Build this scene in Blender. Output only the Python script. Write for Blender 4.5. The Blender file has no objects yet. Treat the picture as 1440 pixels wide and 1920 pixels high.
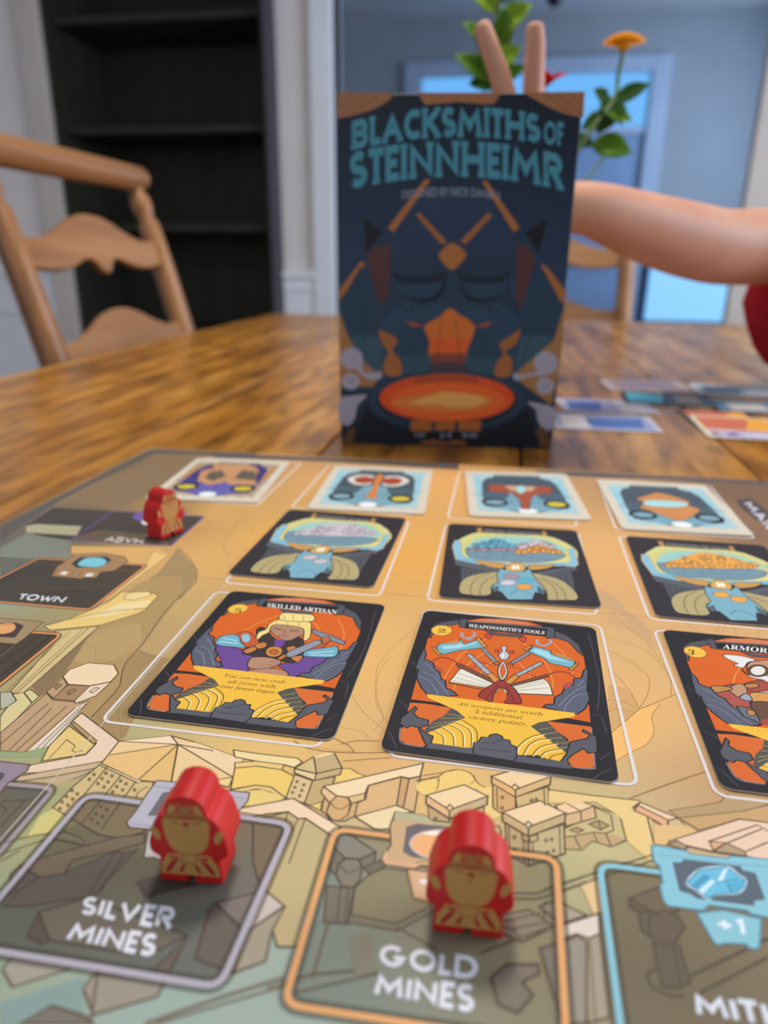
import bpy, bmesh, math, random
from mathutils import Vector, Matrix
random.seed(4)
sc = bpy.context.scene
COL = sc.collection
# ---------------------------------------------------------------- camera (board frame: x right, y away, origin on the board top)
ZT = 0.75                      # table top height
ZB = ZT + 0.002                # board top
FPX = 1335.52                  # focal length in pixels of the 1440x1920 frame
PITCH, YAW, ROLL = 0.3448, -0.1667, 0.0096
CAM = Vector((0.1112, -0.2481, 0.1300))          # above the board top
_cp, _sp, _cy, _sy, _cr, _sr = (math.cos(PITCH), math.sin(PITCH), math.cos(YAW), math.sin(YAW), math.cos(ROLL), math.sin(ROLL))
_F = Vector((_sy*_cp, _cy*_cp, -_sp)); _R0 = Vector((_cy, -_sy, 0)); _U0 = _R0.cross(_F)
_R = _cr*_R0 + _sr*_U0; _U = -_sr*_R0 + _cr*_U0
cd = bpy.data.cameras.new('camera'); cam = bpy.data.objects.new('camera', cd); COL.objects.link(cam)
m = Matrix.Identity(4)
for i in range(3):
    m[i][0] = _R[i]; m[i][1] = _U[i]; m[i][2] = -_F[i]
m[0][3], m[1][3], m[2][3] = CAM.x, CAM.y, CAM.z + ZB
cam.matrix_world = m
cd.sensor_fit = 'VERTICAL'; cd.sensor_height = 36.0; cd.lens = FPX/1920*36.0
cd.clip_start = 0.01; cd.clip_end = 60
cd.dof.use_dof = True; cd.dof.focus_distance = 0.222; cd.dof.aperture_fstop = cd.lens/3.0
sc.camera = cam
sc.cycles.max_bounces = 5; sc.cycles.diffuse_bounces = 4; sc.cycles.glossy_bounces = 2; sc.cycles.transmission_bounces = 2; sc.cycles.transparent_max_bounces = 10; sc.cycles.use_light_tree = False
# ---------------------------------------------------------------- light
sc.view_settings.view_transform = 'Standard'; sc.view_settings.look = 'None'
sc.view_settings.gamma = 1.0; sc.view_settings.use_curve_mapping = False
sc.view_settings.exposure = -0.13
w = bpy.data.worlds.new('world'); sc.world = w; w.use_nodes = True
bg = w.node_tree.nodes['Background']
bg.inputs[0].default_value = (0.16, 0.50, 1.0, 1); bg.inputs[1].default_value = 1.15
def area(name, loc, target, sx, sy, power, color):
    ld = bpy.data.lights.new(name, 'AREA'); ld.shape = 'RECTANGLE'; ld.size = sx; ld.size_y = sy
    ld.energy = power; ld.color = color
    o = bpy.data.objects.new(name, ld); COL.objects.link(o); o.location = loc
    o.rotation_euler = (Vector(target)-Vector(loc)).to_track_quat('-Z', 'Y').to_euler()
    return o
# daylight through the right-hand window, an added fill behind the camera, and the blue room's window
area('daylight_right_window', (2.22, 1.05, 1.55), (0.0, 0.9, 1.0), 1.9, 1.3, 74, (0.80, 0.89, 1.0))
area('daylight_blue_room', (1.9, 4.4, 1.6), (-0.5, 4.6, 1.2), 1.6, 1.4, 36, (0.60, 0.78, 1.0))
area('rear_fill', (-0.6, -2.3, 1.7), (0.0, 0.5, 0.8), 2.0, 1.2, 11, (1.0, 0.97, 0.93))
# ---------------------------------------------------------------- helpers
def srgb(h):
    if isinstance(h, str):
        h = h.lstrip('#'); c = [int(h[i:i+2], 16)/255 for i in range(0, len(h), 2)]
    else: c = list(h)
    a = c[3] if len(c) > 3 else 1.0
    f = lambda v: v/12.92 if v <= .04045 else ((v+.055)/1.055)**2.4
    return (f(c[0]), f(c[1]), f(c[2]), a)
MATS = {}
def mat(name, col, rough=0.5, spec=0.5, noise=None, bump=None, metal=0.0, emit=None, stretch=(1,1,1), col2=None, coords='Object', sss=0):
    if name in MATS: return MATS[name]
    M = bpy.data.materials.new(name); M.use_nodes = True; MATS[name] = M
    nt = M.node_tree; b = nt.nodes['Principled BSDF']
    b.inputs['Base Color'].default_value = srgb(col); b.inputs['Roughness'].default_value = rough
    b.inputs['Specular IOR Level'].default_value = spec; b.inputs['Metallic'].default_value = metal
    tc = nt.nodes.new('ShaderNodeTexCoord'); mp = nt.nodes.new('ShaderNodeMapping')
    mp.inputs['Scale'].default_value = stretch; nt.links.new(tc.outputs[coords], mp.inputs[0])
    nz = nt.nodes.new('ShaderNodeTexNoise'); nz.inputs['Scale'].default_value = noise or 12; nz.inputs['Detail'].default_value = 5
    nt.links.new(mp.outputs[0], nz.inputs['Vector'])
    rp = nt.nodes.new('ShaderNodeValToRGB'); rp.color_ramp.elements[0].position = .35; rp.color_ramp.elements[1].position = .68
    c1 = srgb(col); c2 = srgb(col2) if col2 else tuple(v*.9 for v in c1[:3])+(1,)
    rp.color_ramp.elements[0].color = c2; rp.color_ramp.elements[1].color = c1
    nt.links.new(nz.outputs[0], rp.inputs[0]); nt.links.new(rp.outputs[0], b.inputs['Base Color'])
    if bump:
        bp = nt.nodes.new('ShaderNodeBump'); bp.inputs['Strength'].default_value = bump; bp.inputs['Distance'].default_value = .002
        nt.links.new(nz.outputs[0], bp.inputs['Height']); nt.links.new(bp.outputs[0], b.inputs['Normal'])
    if emit:
        b.inputs['Emission Color'].default_value = srgb(emit[0]); b.inputs['Emission Strength'].default_value = emit[1]
    if sss:
        b.inputs['Subsurface Weight'].default_value = sss; b.inputs['Subsurface Radius'].default_value = (.008, .003, .0015)
        b.inputs['Subsurface Scale'].default_value = .5
    return M
def wood(name, dark, mid, light, scale, rough, axis=1, spec=.5, rnd=.35, scratch=0.0):
    """grain runs along the local axis; every object gets its own shift and tone"""
    M = bpy.data.materials.new(name); M.use_nodes = True; MATS[name] = M
    nt = M.node_tree; N = nt.nodes; L = nt.links; b = N['Principled BSDF']
    b.inputs['Roughness'].default_value = rough; b.inputs['Specular IOR Level'].default_value = spec
    tc = N.new('ShaderNodeTexCoord'); oi = N.new('ShaderNodeObjectInfo')
    ad = N.new('ShaderNodeVectorMath'); ad.operation = 'MULTIPLY_ADD'
    L.new(oi.outputs['Random'], ad.inputs[0]); ad.inputs[1].default_value = (7, 5, 3); L.new(tc.outputs['Object'], ad.inputs[2])
    mp = N.new('ShaderNodeMapping'); s = [scale]*3; s[axis] = scale*.07; mp.inputs['Scale'].default_value = s
    L.new(ad.outputs[0], mp.inputs[0])
    nz = N.new('ShaderNodeTexNoise'); nz.inputs['Scale'].default_value = 1; nz.inputs['Detail'].default_value = 8; nz.inputs['Distortion'].default_value = .6
    L.new(mp.outputs[0], nz.inputs['Vector'])
    rp = N.new('ShaderNodeValToRGB'); e = rp.color_ramp.elements
    e[0].position = .30; e[0].color = srgb(dark); e[1].position = .72; e[1].color = srgb(light)
    k = rp.color_ramp.elements.new(.5); k.color = srgb(mid)
    L.new(nz.outputs[0], rp.inputs[0])
    hs = N.new('ShaderNodeHueSaturation'); mr = N.new('ShaderNodeMapRange')
    mr.inputs[3].default_value = 1-rnd*.5; mr.inputs[4].default_value = 1+rnd*.5
    L.new(oi.outputs['Random'], mr.inputs[0]); L.new(mr.outputs[0], hs.inputs['Value']); L.new(rp.outputs[0], hs.inputs['Color'])
    out = hs.outputs[0]
    if scratch:        # worn light scuffs and dark stains of an old table top
        sm = N.new('ShaderNodeMapping'); ss = [60]*3; ss[axis] = 14; sm.inputs['Scale'].default_value = ss; L.new(ad.outputs[0], sm.inputs[0])
        n3 = N.new('ShaderNodeTexNoise'); n3.inputs['Scale'].default_value = 1; n3.inputs['Detail'].default_value = 6; L.new(sm.outputs[0], n3.inputs['Vector'])
        r3 = N.new('ShaderNodeValToRGB'); r3.color_ramp.elements[0].position = .38; r3.color_ramp.elements[0].color = (.52,.47,.42,1)
        r3.color_ramp.elements[1].position = .66; r3.color_ramp.elements[1].color = (1.30,1.32,1.36,1); k3 = r3.color_ramp.elements.new(.5); k3.color = (1,1,1,1)
        L.new(n3.outputs[0], r3.inputs[0]); mm = N.new('ShaderNodeMix'); mm.data_type = 'RGBA'; mm.blend_type = 'MULTIPLY'; mm.inputs[0].default_value = .8
        L.new(out, mm.inputs[6]); L.new(r3.outputs[0], mm.inputs[7]); out = mm.outputs[2]
    L.new(out, b.inputs['Base Color'])
    n2 = N.new('ShaderNodeTexNoise'); n2.inputs['Scale'].default_value = 9; n2.inputs['Detail'].default_value = 4
    L.new(tc.outputs['Object'], n2.inputs['Vector'])
    m2 = N.new('ShaderNodeMapRange'); m2.inputs[3].default_value = rough-.10; m2.inputs[4].default_value = rough+.14
    L.new(n2.outputs[0], m2.inputs[0]); L.new(m2.outputs[0], b.inputs['Roughness'])
    bp = N.new('ShaderNodeBump'); bp.inputs['Strength'].default_value = .25; bp.inputs['Distance'].default_value = .001
    L.new(nz.outputs[0], bp.inputs['Height']); L.new(bp.outputs[0], b.inputs['Normal'])
    return M
def printmat(name, rough, spec=.5, linen=0.0, clear=False):
    """ink: the colour of each printed shape, over a fine paper or linen relief"""
    M = bpy.data.materials.new(name); M.use_nodes = True; MATS[name] = M
    nt = M.node_tree; N = nt.nodes; L = nt.links; b = N['Principled BSDF']
    at = N.new('ShaderNodeAttribute'); at.attribute_name = 'ink'
    L.new(at.outputs['Color'], b.inputs['Base Color'])
    if clear: L.new(at.outputs['Alpha'], b.inputs['Alpha'])
    else: PAIR[name] = lambda: MATS.get(name+'_tint') or printmat(name+'_tint', rough, spec, linen, True)
    b.inputs['Roughness'].default_value = rough; b.inputs['Specular IOR Level'].default_value = spec
    tc = N.new('ShaderNodeTexCoord')
    if linen:
        cr = []
        for ax in ('X', 'Y'):
            wv = N.new('ShaderNodeTexWave'); wv.bands_direction = ax; wv.inputs['Scale'].default_value = 480
            wv.inputs['Distortion'].default_value = .3; L.new(tc.outputs['Object'], wv.inputs['Vector']); cr.append(wv)
        mx = N.new('ShaderNodeMath'); mx.operation = 'MAXIMUM'; L.new(cr[0].outputs['Fac'], mx.inputs[0]); L.new(cr[1].outputs['Fac'], mx.inputs[1])
        src = mx.outputs[0]
    else:
        nz = N.new('ShaderNodeTexNoise'); nz.inputs['Scale'].default_value = 700; L.new(tc.outputs['Object'], nz.inputs['Vector']); src = nz.outputs[0]
    bp = N.new('ShaderNodeBump'); bp.inputs['Strength'].default_value = linen or .06; bp.inputs['Distance'].default_value = .0002
    L.new(src, bp.inputs['Height']); L.new(bp.outputs[0], b.inputs['Normal'])
    return M
PAIR = {}
def link(o, parent=None):
    COL.objects.link(o)
    if parent is not None: o.parent = parent
    return o
def empty(name, loc=(0,0,0), rz=0.0):
    o = bpy.data.objects.new(name, None); o.empty_display_size = .02; COL.objects.link(o)
    o.location = loc; o.rotation_euler = (0,0,rz); return o
def tag(o, label=None, cat=None, group=None, kind=None):
    if label: o['label'] = label
    if cat: o['category'] = cat
    if group: o['group'] = group
    if kind: o['kind'] = kind
    return o
def mesh_obj(name, verts, faces, material, parent=None, smooth=False, bevel=0.0, seg=2, sub=0):
    me = bpy.data.meshes.new(name); me.from_pydata([tuple(v) for v in verts], [], faces)
    bm = bmesh.new(); bm.from_mesh(me); bmesh.ops.recalc_face_normals(bm, faces=bm.faces[:]); bm.to_mesh(me); bm.free()
    if material: me.materials.append(material)
    for p in me.polygons: p.use_smooth = smooth
    o = link(bpy.data.objects.new(name, me), parent)
    if bevel:
        b = o.modifiers.new('bevel', 'BEVEL'); b.width = bevel; b.segments = seg; b.limit_method = 'ANGLE'; b.angle_limit = .6
        if not smooth:
            for p in me.polygons: p.use_smooth = True
            wn = o.modifiers.new('wn', 'WEIGHTED_NORMAL'); wn.keep_sharp = True
    if sub:
        s = o.modifiers.new('sub', 'SUBSURF'); s.levels = sub; s.render_levels = sub
    return o
def boxgeo(x0, x1, y0, y1, z0, z1):
    v = [(x0,y0,z0),(x1,y0,z0),(x1,y1,z0),(x0,y1,z0),(x0,y0,z1),(x1,y0,z1),(x1,y1,z1),(x0,y1,z1)]
    f = [(3,2,1,0),(4,5,6,7),(0,1,5,4),(1,2,6,5),(2,3,7,6),(3,0,4,7)]
    return v, f
def box(name, x0, x1, y0, y1, z0, z1, material, parent=None, bevel=0.0):
    v, f = boxgeo(x0, x1, y0, y1, z0, z1)
    return mesh_obj(name, v, f, material, parent, bevel=bevel)
def merge(geos):
    V, Fa = [], []
    for v, f in geos:
        n = len(V); V += list(v); Fa += [tuple(i+n for i in q) for q in f]
    return V, Fa
def tubegeo(pts, rads, n=12, caps=True):
    pts = [Vector(p) for p in pts]; V, Fa = [], []
    d0 = (pts[1]-pts[0]).normalized(); up = Vector((0,0,1)) if abs(d0.z) < .9 else Vector((1,0,0))
    a = d0.cross(up).normalized()
    for i, p in enumerate(pts):
        d = (pts[min(i+1,len(pts)-1)]-pts[max(i-1,0)]).normalized()
        a = (a - d*a.dot(d)).normalized(); b = d.cross(a)
        r = rads[i] if isinstance(rads, (list,tuple)) else rads
        r = r if isinstance(r, (list,tuple)) else (r, r)
        for k in range(n):
            t = 2*math.pi*k/n; V.append(p + a*math.cos(t)*r[0] + b*math.sin(t)*r[1])
    for i in range(len(pts)-1):
        for k in range(n):
            k2 = (k+1) % n; Fa.append((i*n+k, i*n+k2, (i+1)*n+k2, (i+1)*n+k))
    if caps:
        Fa.append(tuple(reversed(range(n)))); Fa.append(tuple((len(pts)-1)*n+k for k in range(n)))
    return V, Fa
def tube(name, pts, rads, material, parent=None, n=12):
    v, f = tubegeo(pts, rads, n); return mesh_obj(name, v, f, material, parent, smooth=True)
def slab(name, outline, thick, material, parent=None, axis='y', bevel=0.0):
    """outline (a,b) extruded: axis y -> (a, +-t/2, b)"""
    n = len(outline); V = []
    for s in (-.5, .5):
        for a, b in outline:
            V.append((a, s*thick, b) if axis == 'y' else ((s*thick, a, b) if axis == 'x' else (a, b, s*thick)))
    Fa = [tuple(range(n)), tuple(reversed(range(n, 2*n)))] + [(i, n+i, n+(i+1) % n, (i+1) % n) for i in range(n)]
    return mesh_obj(name, V, Fa, material, parent, bevel=bevel)
def smooth_pts(pts, closed=False, k=4):
    n = len(pts); out = []
    g = (lambda i: pts[i % n]) if closed else (lambda i: pts[min(max(i, 0), n-1)])
    for i in range(n if closed else n-1):
        p0, p1, p2, p3 = g(i-1), g(i), g(i+1), g(i+2)
        for j in range(k):
            t = j/k
            out.append(tuple(.5*((2*b)+(-a+c)*t+(2*a-5*b+4*c-d)*t*t+(-a+3*b-3*c+d)*t**3) for a, b, c, d in zip(p0, p1, p2, p3)))
    if not closed: out.append(tuple(pts[-1]))
    return out
def ellipse(cx, cy, rx, ry, n=28, rot=0):
    c, s = math.cos(rot), math.sin(rot)
    return [(cx+rx*math.cos(2*math.pi*i/n)*c-ry*math.sin(2*math.pi*i/n)*s, cy+rx*math.cos(2*math.pi*i/n)*s+ry*math.sin(2*math.pi*i/n)*c) for i in range(n)]
def ribbon(pts, w, closed=False):
    """list of quads along a polyline, mitred"""
    P = [Vector((p[0], p[1])) for p in pts]
    Q = [P[0]]
    for p in P[1:]:
        if (p-Q[-1]).length > 1e-6: Q.append(p)
    P = Q
    if closed and len(P) > 2 and (P[0]-P[-1]).length < 1e-6: P.pop()
    n = len(P)
    if n < 2: return []
    A, B = [], []
    for i in range(n):
        d1 = (P[i]-P[i-1]) if (i or closed) else (P[1]-P[0]); d2 = (P[(i+1) % n]-P[i]) if (i < n-1 or closed) else d1
        d1 = d1.normalized(); d2 = d2.normalized(); t = d1+d2
        t = t.normalized() if t.length > .25 else d1
        nn = Vector((-t.y, t.x)); c = max(.45, abs(nn.dot(Vector((-d1.y, d1.x)))))
        A.append(P[i]+nn*w*.5/c); B.append(P[i]-nn*w*.5/c)
    return [[A[i], A[(i+1) % n], B[(i+1) % n], B[i]] for i in range(n if closed else n-1)]
def rrect(x0, y0, x1, y1, r, k=5):
    out = []
    for cx, cy, a in ((x1-r, y1-r, 0), (x0+r, y1-r, 90), (x0+r, y0+r, 180), (x1-r, y0+r, 270)):
        for i in range(k+1):
            t = math.radians(a+90*i/k); out.append((cx+r*math.cos(t), cy+r*math.sin(t)))
    return out
# ---- photo tracing: a picture point laid onto a plane of the real scene (board frame, metres)
def ray(px, py): return _F + _R*((px-720)/FPX) - _U*((py-960)/FPX)
def on_z(px, py, z=0.0):
    d = ray(px, py); return CAM + d*((z-CAM.z)/d.z)
def on_y(px, py, Y):
    d = ray(px, py); return CAM + d*((Y-CAM.y)/d.y)
def on_x(px, py, X):
    d = ray(px, py); return CAM + d*((X-CAM.x)/d.x)
CROPS = {'p':(0,0,1.0),'b1':(620,150,2.93878),'b2':(620,480,2.93878),'L1':(0,830,3.0),'L2':(400,840,3.1304),'L3':(780,860,3.8919),
 'L4':(1100,880,4.2353),'L5':(0,1080,4.2353),'L6':(220,1090,2.82353),'L7':(690,1120,2.82353),'L8':(1140,1140,4.8),'M1':(0,1380,4.0),
 'M2':(260,1420,4.8),'M3':(480,1380,3.78947),'M4':(780,1420,3.27273),'M5':(740,1500,4.5),'M6':(0,1600,2.571429),'M7':(500,1600,2.4),'M8':(1020,1460,3.428571),'G1':(500,1380,3.5556),'S1':(0,1320,3.2)}
def photo(crop, x, y):
    a, b, s = CROPS[crop]; return a+x/s, b+y/s
LINE = '5e4a34'
class Print:
    """flat print: shapes stacked in painter's order, in millimetres of the printed face"""
    def __init__(self, mapper=None, line=LINE):
        self.g = []; self.map = mapper; self.line = line
    def add(self, faces, col, cols=None, dz=None):
        faces = [[(float(p[0]), float(p[1])) for p in f] for f in faces]
        xs = [p[0] for f in faces for p in f]; ys = [p[1] for f in faces for p in f]
        if xs: self.g.append((faces, srgb(col), (min(xs), min(ys), max(xs), max(ys)), cols, dz))
    def poly(self, pts, col): self.add([pts], col)
    def stroke(self, pts, w, col, closed=False): self.add(ribbon(pts, w, closed), col)
    def rect(self, x0, y0, x1, y1, col): self.poly([(x0,y0),(x1,y0),(x1,y1),(x0,y1)], col)
    def trace(self, text):
        """one shape a line: crop cmd [colour] [width] : x,y x,y ...
        f fill, o fill+outline, fs/os the same smoothed, l line, ls smooth line, e ellipse (cx,cy rx,ry)"""
        for ln in text.strip().splitlines():
            ln = ln.strip()
            if not ln or ln[0] == '#': continue
            head, pts = ln.split(':'); h = head.split(); crop, cmd = h[0], h[1]
            P = [tuple(float(v) for v in q.split(',')) for q in pts.split()]
            if cmd in ('e', 'eo'):
                P = ellipse(P[0][0], P[0][1], P[1][0], P[1][1])
            W = [self.map(*photo(crop, *q)) for q in P]
            if cmd in ('f', 'e'): self.poly(W, h[2])
            elif cmd in ('o', 'eo', 'os'):
                if cmd == 'os': W = smooth_pts(W, True)
                self.poly(W, h[2]); self.stroke(W, float(h[3]) if len(h) > 3 else .4, h[4] if len(h) > 4 else self.line, True)
            elif cmd == 'fs': self.poly(smooth_pts(W, True), h[2])
            elif cmd == 'l': self.stroke(W, float(h[3]), h[2])
            elif cmd == 'ls': self.stroke(smooth_pts(W), float(h[3]), h[2])
    def quad(self, crop, tl, tr, br, bl):
        c = [self.map(*photo(crop, *q)) for q in (tl, tr, br, bl)]
        def f(u, v):
            a = [c[3][i]+(c[2][i]-c[3][i])*u for i in (0,1)]; b = [c[0][i]+(c[1][i]-c[0][i])*u for i in (0,1)]
            return (a[0]+(b[0]-a[0])*v, a[1]+(b[1]-a[1])*v)
        return f
    def letters(self, text, f, w, col, gap=.22, serif=0, space=.5):
        """stroke lettering stretched over the map f(u,v)"""
        x = 0; faces = []; dz = []
        for ch in text:
            if ch == ' ': x += space; continue
            gw = GW.get(ch, .7); loc = []; dl = []
            for si, st in enumerate(GLYPH[ch]):
                pts = [(p[0]*gw, w/2+p[1]*(1-w)) for p in st]
                loc += [[tuple(v) for v in q] for q in ribbon(pts, w, pts[0] == pts[-1] and len(pts) > 3)]
                dl += [si]*(len(loc)-len(dl))
                if serif:
                    for e, q in ((pts[0], pts[1]), (pts[-1], pts[-2])):
                        if (e[1] < w or e[1] > 1-w) and abs(q[1]-e[1]) > .3:
                            y = 0 if e[1] < w else 1-w*.62; hs = w/2+serif
                            loc.append([(e[0]-hs, y), (e[0]+hs, y), (e[0]+hs, y+w*.62), (e[0]-hs, y+w*.62)]); dl.append(3+si+(0 if y == 0 else 3))
            x0 = min(p[0] for q in loc for p in q); x1 = max(p[0] for q in loc for p in q)
            faces += [[(p[0]-x0+x, min(1, max(0, p[1]))) for p in q] for q in loc]; x += x1-x0+gap; dz += dl
        total = x-gap
        self.add([[f(p[0]/total, p[1]) for p in fc] for fc in faces], col, None, dz)
    def font(self, text, f, col, italic=False, bold=False):
        if bold: text = bold_(text)
        if italic: text = italic_(text)
        V, Fa = fontmesh(text)
        self.add([[f(V[i][0], V[i][1]) for i in fc] for fc in Fa], col)
    def build(self, name, parent, material, z0=0.0, step=1.5e-6, axis='z', back=0.0):
        lay = []
        for i, (fs, c, bb, cols, dz) in enumerate(self.g):
            k = 0
            for j in range(i):
                b2 = self.g[j][2]
                if lay[j] >= k and bb[0] < b2[2] and bb[2] > b2[0] and bb[1] < b2[3] and bb[3] > b2[1]: k = lay[j]+1
            lay.append(k)
        V, Fa, Ck, Mi = [], [], [], []
        for (fs, c, bb, cols, dz), k in zip(self.g, lay):
            for q, f in enumerate(fs):
                z = z0+k*step+(dz[q] if dz else 0)*2e-7
                a = sum(f[i][0]*f[(i+1) % len(f)][1]-f[(i+1) % len(f)][0]*f[i][1] for i in range(len(f)))
                if abs(a) < 1e-9: continue
                idx = list(range(len(f)))
                if a < 0: idx.reverse()
                n = len(V)
                for i in idx:
                    p = f[i]
                    V.append((p[0]/1000, p[1]/1000, z) if axis == 'z' else (p[0]/1000, -z, p[1]/1000))
                    Ck.append(cols[q][i] if cols else c)
                Fa.append(tuple(range(n, n+len(f)))); Mi.append(0 if c[3] > .99 else 1)
        me = bpy.data.meshes.new(name); me.from_pydata(V, [], Fa); me.materials.append(material)
        if max(Mi): me.materials.append(PAIR[material.name]()); me.polygons.foreach_set('material_index', Mi)
        at = me.attributes.new('ink', 'FLOAT_COLOR', 'POINT')
        at.data.foreach_set('color', [x for c in Ck for x in c])
        o = link(bpy.data.objects.new(name, me), parent)
        return o
_fm = {}
def plain(t): return t
def italic_(t): return ''.join(('\u210e' if ch == 'h' else chr(0x1d434+ord(ch)-65) if 'A' <= ch <= 'Z' else chr(0x1d44e+ord(ch)-97) if 'a' <= ch <= 'z' else ch) for ch in t)
def bold_(t): return ''.join((chr(0x1d400+ord(ch)-65) if 'A' <= ch <= 'Z' else chr(0x1d7ce+ord(ch)-48) if '0' <= ch <= '9' else ch) for ch in t)
def typeset(texts):
    """lettering as filled faces scaled into the unit square, all lines set in one go"""
    cu = bpy.data.curves.new('t', 'FONT'); cu.body = '\n'.join(texts); cu.resolution_u = 3; cu.space_line = 4.0
    ob = bpy.data.objects.new('t', cu); COL.objects.link(ob)
    dg = bpy.context.evaluated_depsgraph_get(); ev = ob.evaluated_get(dg); me = ev.to_mesh()
    VV = [(v.co.x, v.co.y) for v in me.vertices]; FF = [tuple(p.vertices) for p in me.polygons]
    ev.to_mesh_clear(); bpy.data.objects.remove(ob); bpy.data.curves.remove(cu)
    for k, t in enumerate(texts):
        fa = [f for f in FF if round(-VV[f[0]][1]/4.0) == k]; ids = sorted({i for f in fa for i in f}); mp = {i: n for n, i in enumerate(ids)}
        V = [VV[i] for i in ids]; x0 = min(v[0] for v in V); x1 = max(v[0] for v in V); y0 = min(v[1] for v in V); y1 = max(v[1] for v in V)
        _fm[t] = ([((v[0]-x0)/(x1-x0), (v[1]-y0)/(y1-y0)) for v in V], [tuple(mp[i] for i in f) for f in fa])
def fontmesh(text):
    if text not in _fm: typeset([text])
    return _fm[text]
typeset([bold_(t) for t in ("WEAPONSMITH'S TOOLS", 'SKILLED ARTISAN', 'ARMORSMITH', '2', '3', '5')]
        + [italic_(t) for t in ('All weapons are worth', '2 additional', 'victory points.', 'You can now craft', 'all items with', 'one fewer ingot.')])
def _arc(cx, cy, rx, ry, a0, a1, n=10):
    return [(cx+rx*math.cos(math.radians(a0+(a1-a0)*i/n)), cy+ry*math.sin(math.radians(a0+(a1-a0)*i/n))) for i in range(n+1)]
GLYPH = {
 'A':[[(0,0),(.5,1),(1,0)],[(.2,.33),(.8,.33)]],
 'B':[[(0,0),(0,1),(.6,1)]+_arc(.6,.76,.36,.24,90,-90)[1:]+[(0,.52)],[(.6,.52)]+_arc(.6,.26,.4,.26,90,-90)[1:]+[(0,0)]],
 'C':[_arc(.55,.5,.55,.5,50,310,14)], 'D':[[(0,0),(0,1),(.4,1)]+_arc(.4,.5,.6,.5,90,-90,12)[1:]+[(0,0)]],
 'E':[[(.9,1),(0,1),(0,0),(.9,0)],[(0,.5),(.75,.5)]], 'F':[[(.9,1),(0,1),(0,0)],[(0,.5),(.7,.5)]],
 'G':[_arc(.5,.5,.5,.5,45,325,14)+[(1,.42),(.58,.42)]], 'H':[[(0,0),(0,1)],[(1,0),(1,1)],[(0,.5),(1,.5)]],
 'I':[[(.5,0),(.5,1)]], 'J':[[(.8,1),(.8,.2),(.5,0),(.1,.15)]], 'K':[[(0,0),(0,1)],[(1,1),(0,.42)],[(.3,.58),(1,0)]],
 'L':[[(0,1),(0,0),(.85,0)]], 'M':[[(0,0),(.1,1),(.5,.3),(.9,1),(1,0)]], 'N':[[(0,0),(0,1),(1,0),(1,1)]],
 'O':[_arc(.5,.5,.5,.5,0,360,20)], 'P':[[(0,0),(0,1),(.55,1)]+_arc(.55,.74,.4,.26,90,-90)[1:]+[(0,.48)]],
 'R':[[(0,0),(0,1),(.55,1)]+_arc(.55,.75,.4,.25,90,-90)[1:]+[(0,.5)],[(.45,.5),(1,0)]],
 'S':[_arc(.5,.74,.42,.26,35,270,9)+_arc(.5,.24,.46,.24,90,-145,9)[1:]], 'T':[[(0,1),(1,1)],[(.5,1),(.5,0)]],
 'U':[[(0,1),(0,.35)]+_arc(.5,.4,.5,.4,180,360,10)+[(1,1)]], 'V':[[(0,1),(.5,0),(1,1)]], 'W':[[(0,1),(.25,0),(.5,.75),(.75,0),(1,1)]],
 'Y':[[(0,1),(.5,.5),(1,1)],[(.5,.5),(.5,0)]], '+':[[(0,.5),(1,.5)],[(.5,.17),(.5,.83)]], '1':[[(.15,.8),(.55,1),(.55,0)]],
 '2':[_arc(.5,.7,.42,.3,160,-25,8)+[(0,0),(1,0)]], '3':[_arc(.45,.75,.4,.25,150,-90,8)+_arc(.45,.26,.5,.26,90,-150,8)[1:]],
 '5':[[(.9,1),(.15,1),(.1,.55)]+_arc(.45,.32,.5,.32,110,-150,9)], "'":[[(.5,1),(.4,.72)]], '-':[[(.1,.5),(.9,.5)]]}
GW = {'I':.22,'M':1.05,'W':1.2,'N':.78,'O':.95,'G':.92,'D':.8,'S':.62,'E':.55,'L':.52,'R':.65,'V':.85,'T':.7,'A':.85,'H':.78,'C':.8,'K':.72,'B':.65,'F':.55,"'":.2,'1':.5,'+':.6,'U':.75,'P':.62,'Y':.75,'2':.62,'3':.62,'5':.62}
# ---------------------------------------------------------------- the setting
WALL = mat('wall_paint', 'e9e3e0', .85, .2, noise=3, bump=.05, col2='e3dcd8')
WHITE = mat('white_trim_paint', 'eceef4', .5, .4, noise=4, col2='e6e8ee')
BLUEW = mat('far_room_paint', 'a4a9b2', .85, .2, noise=3, col2='9da3ac')
CEIL = mat('ceiling_paint', 'c8cad0', .9, .2, noise=3)
FLOORM = wood('floor_boards', '4a3220', '6a4a30', '7d5a3c', 8, .4)
GLASS = bpy.data.materials.new('window_glass'); GLASS.use_nodes = True
_n = GLASS.node_tree; _n.nodes.remove(_n.nodes['Principled BSDF'])
_t = _n.nodes.new('ShaderNodeBsdfTransparent'); _g = _n.nodes.new('ShaderNodeBsdfGlossy'); _g.inputs['Roughness'].default_value = .02
_x = _n.nodes.new('ShaderNodeMixShader'); _x.inputs[0].default_value = .06
_n.links.new(_t.outputs[0], _x.inputs[1]); _n.links.new(_g.outputs[0], _x.inputs[2]); _n.links.new(_x.outputs[0], _n.nodes['Material Output'].inputs[0])
def struct(o): o['kind'] = 'structure'; return o
def multi(name, boxes, material, bevel=0.0):
    v, f = merge([boxgeo(*b) for b in boxes]); return struct(mesh_obj(name, v, f, material, bevel=bevel))
XL, XR, YN, YB, YF, HC = -2.6, 2.3, -2.5, 3.0, 5.7, 2.9
struct(box('floor', XL, XR, YN, YF, -.05, 0, FLOORM))
struct(box('ceiling', XL, XR, YN, YB+.12, HC, HC+.05, CEIL))
struct(box('ceiling_far', -2.1, XR, YB+.11, YF, 2.46, 2.51, CEIL))
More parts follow.
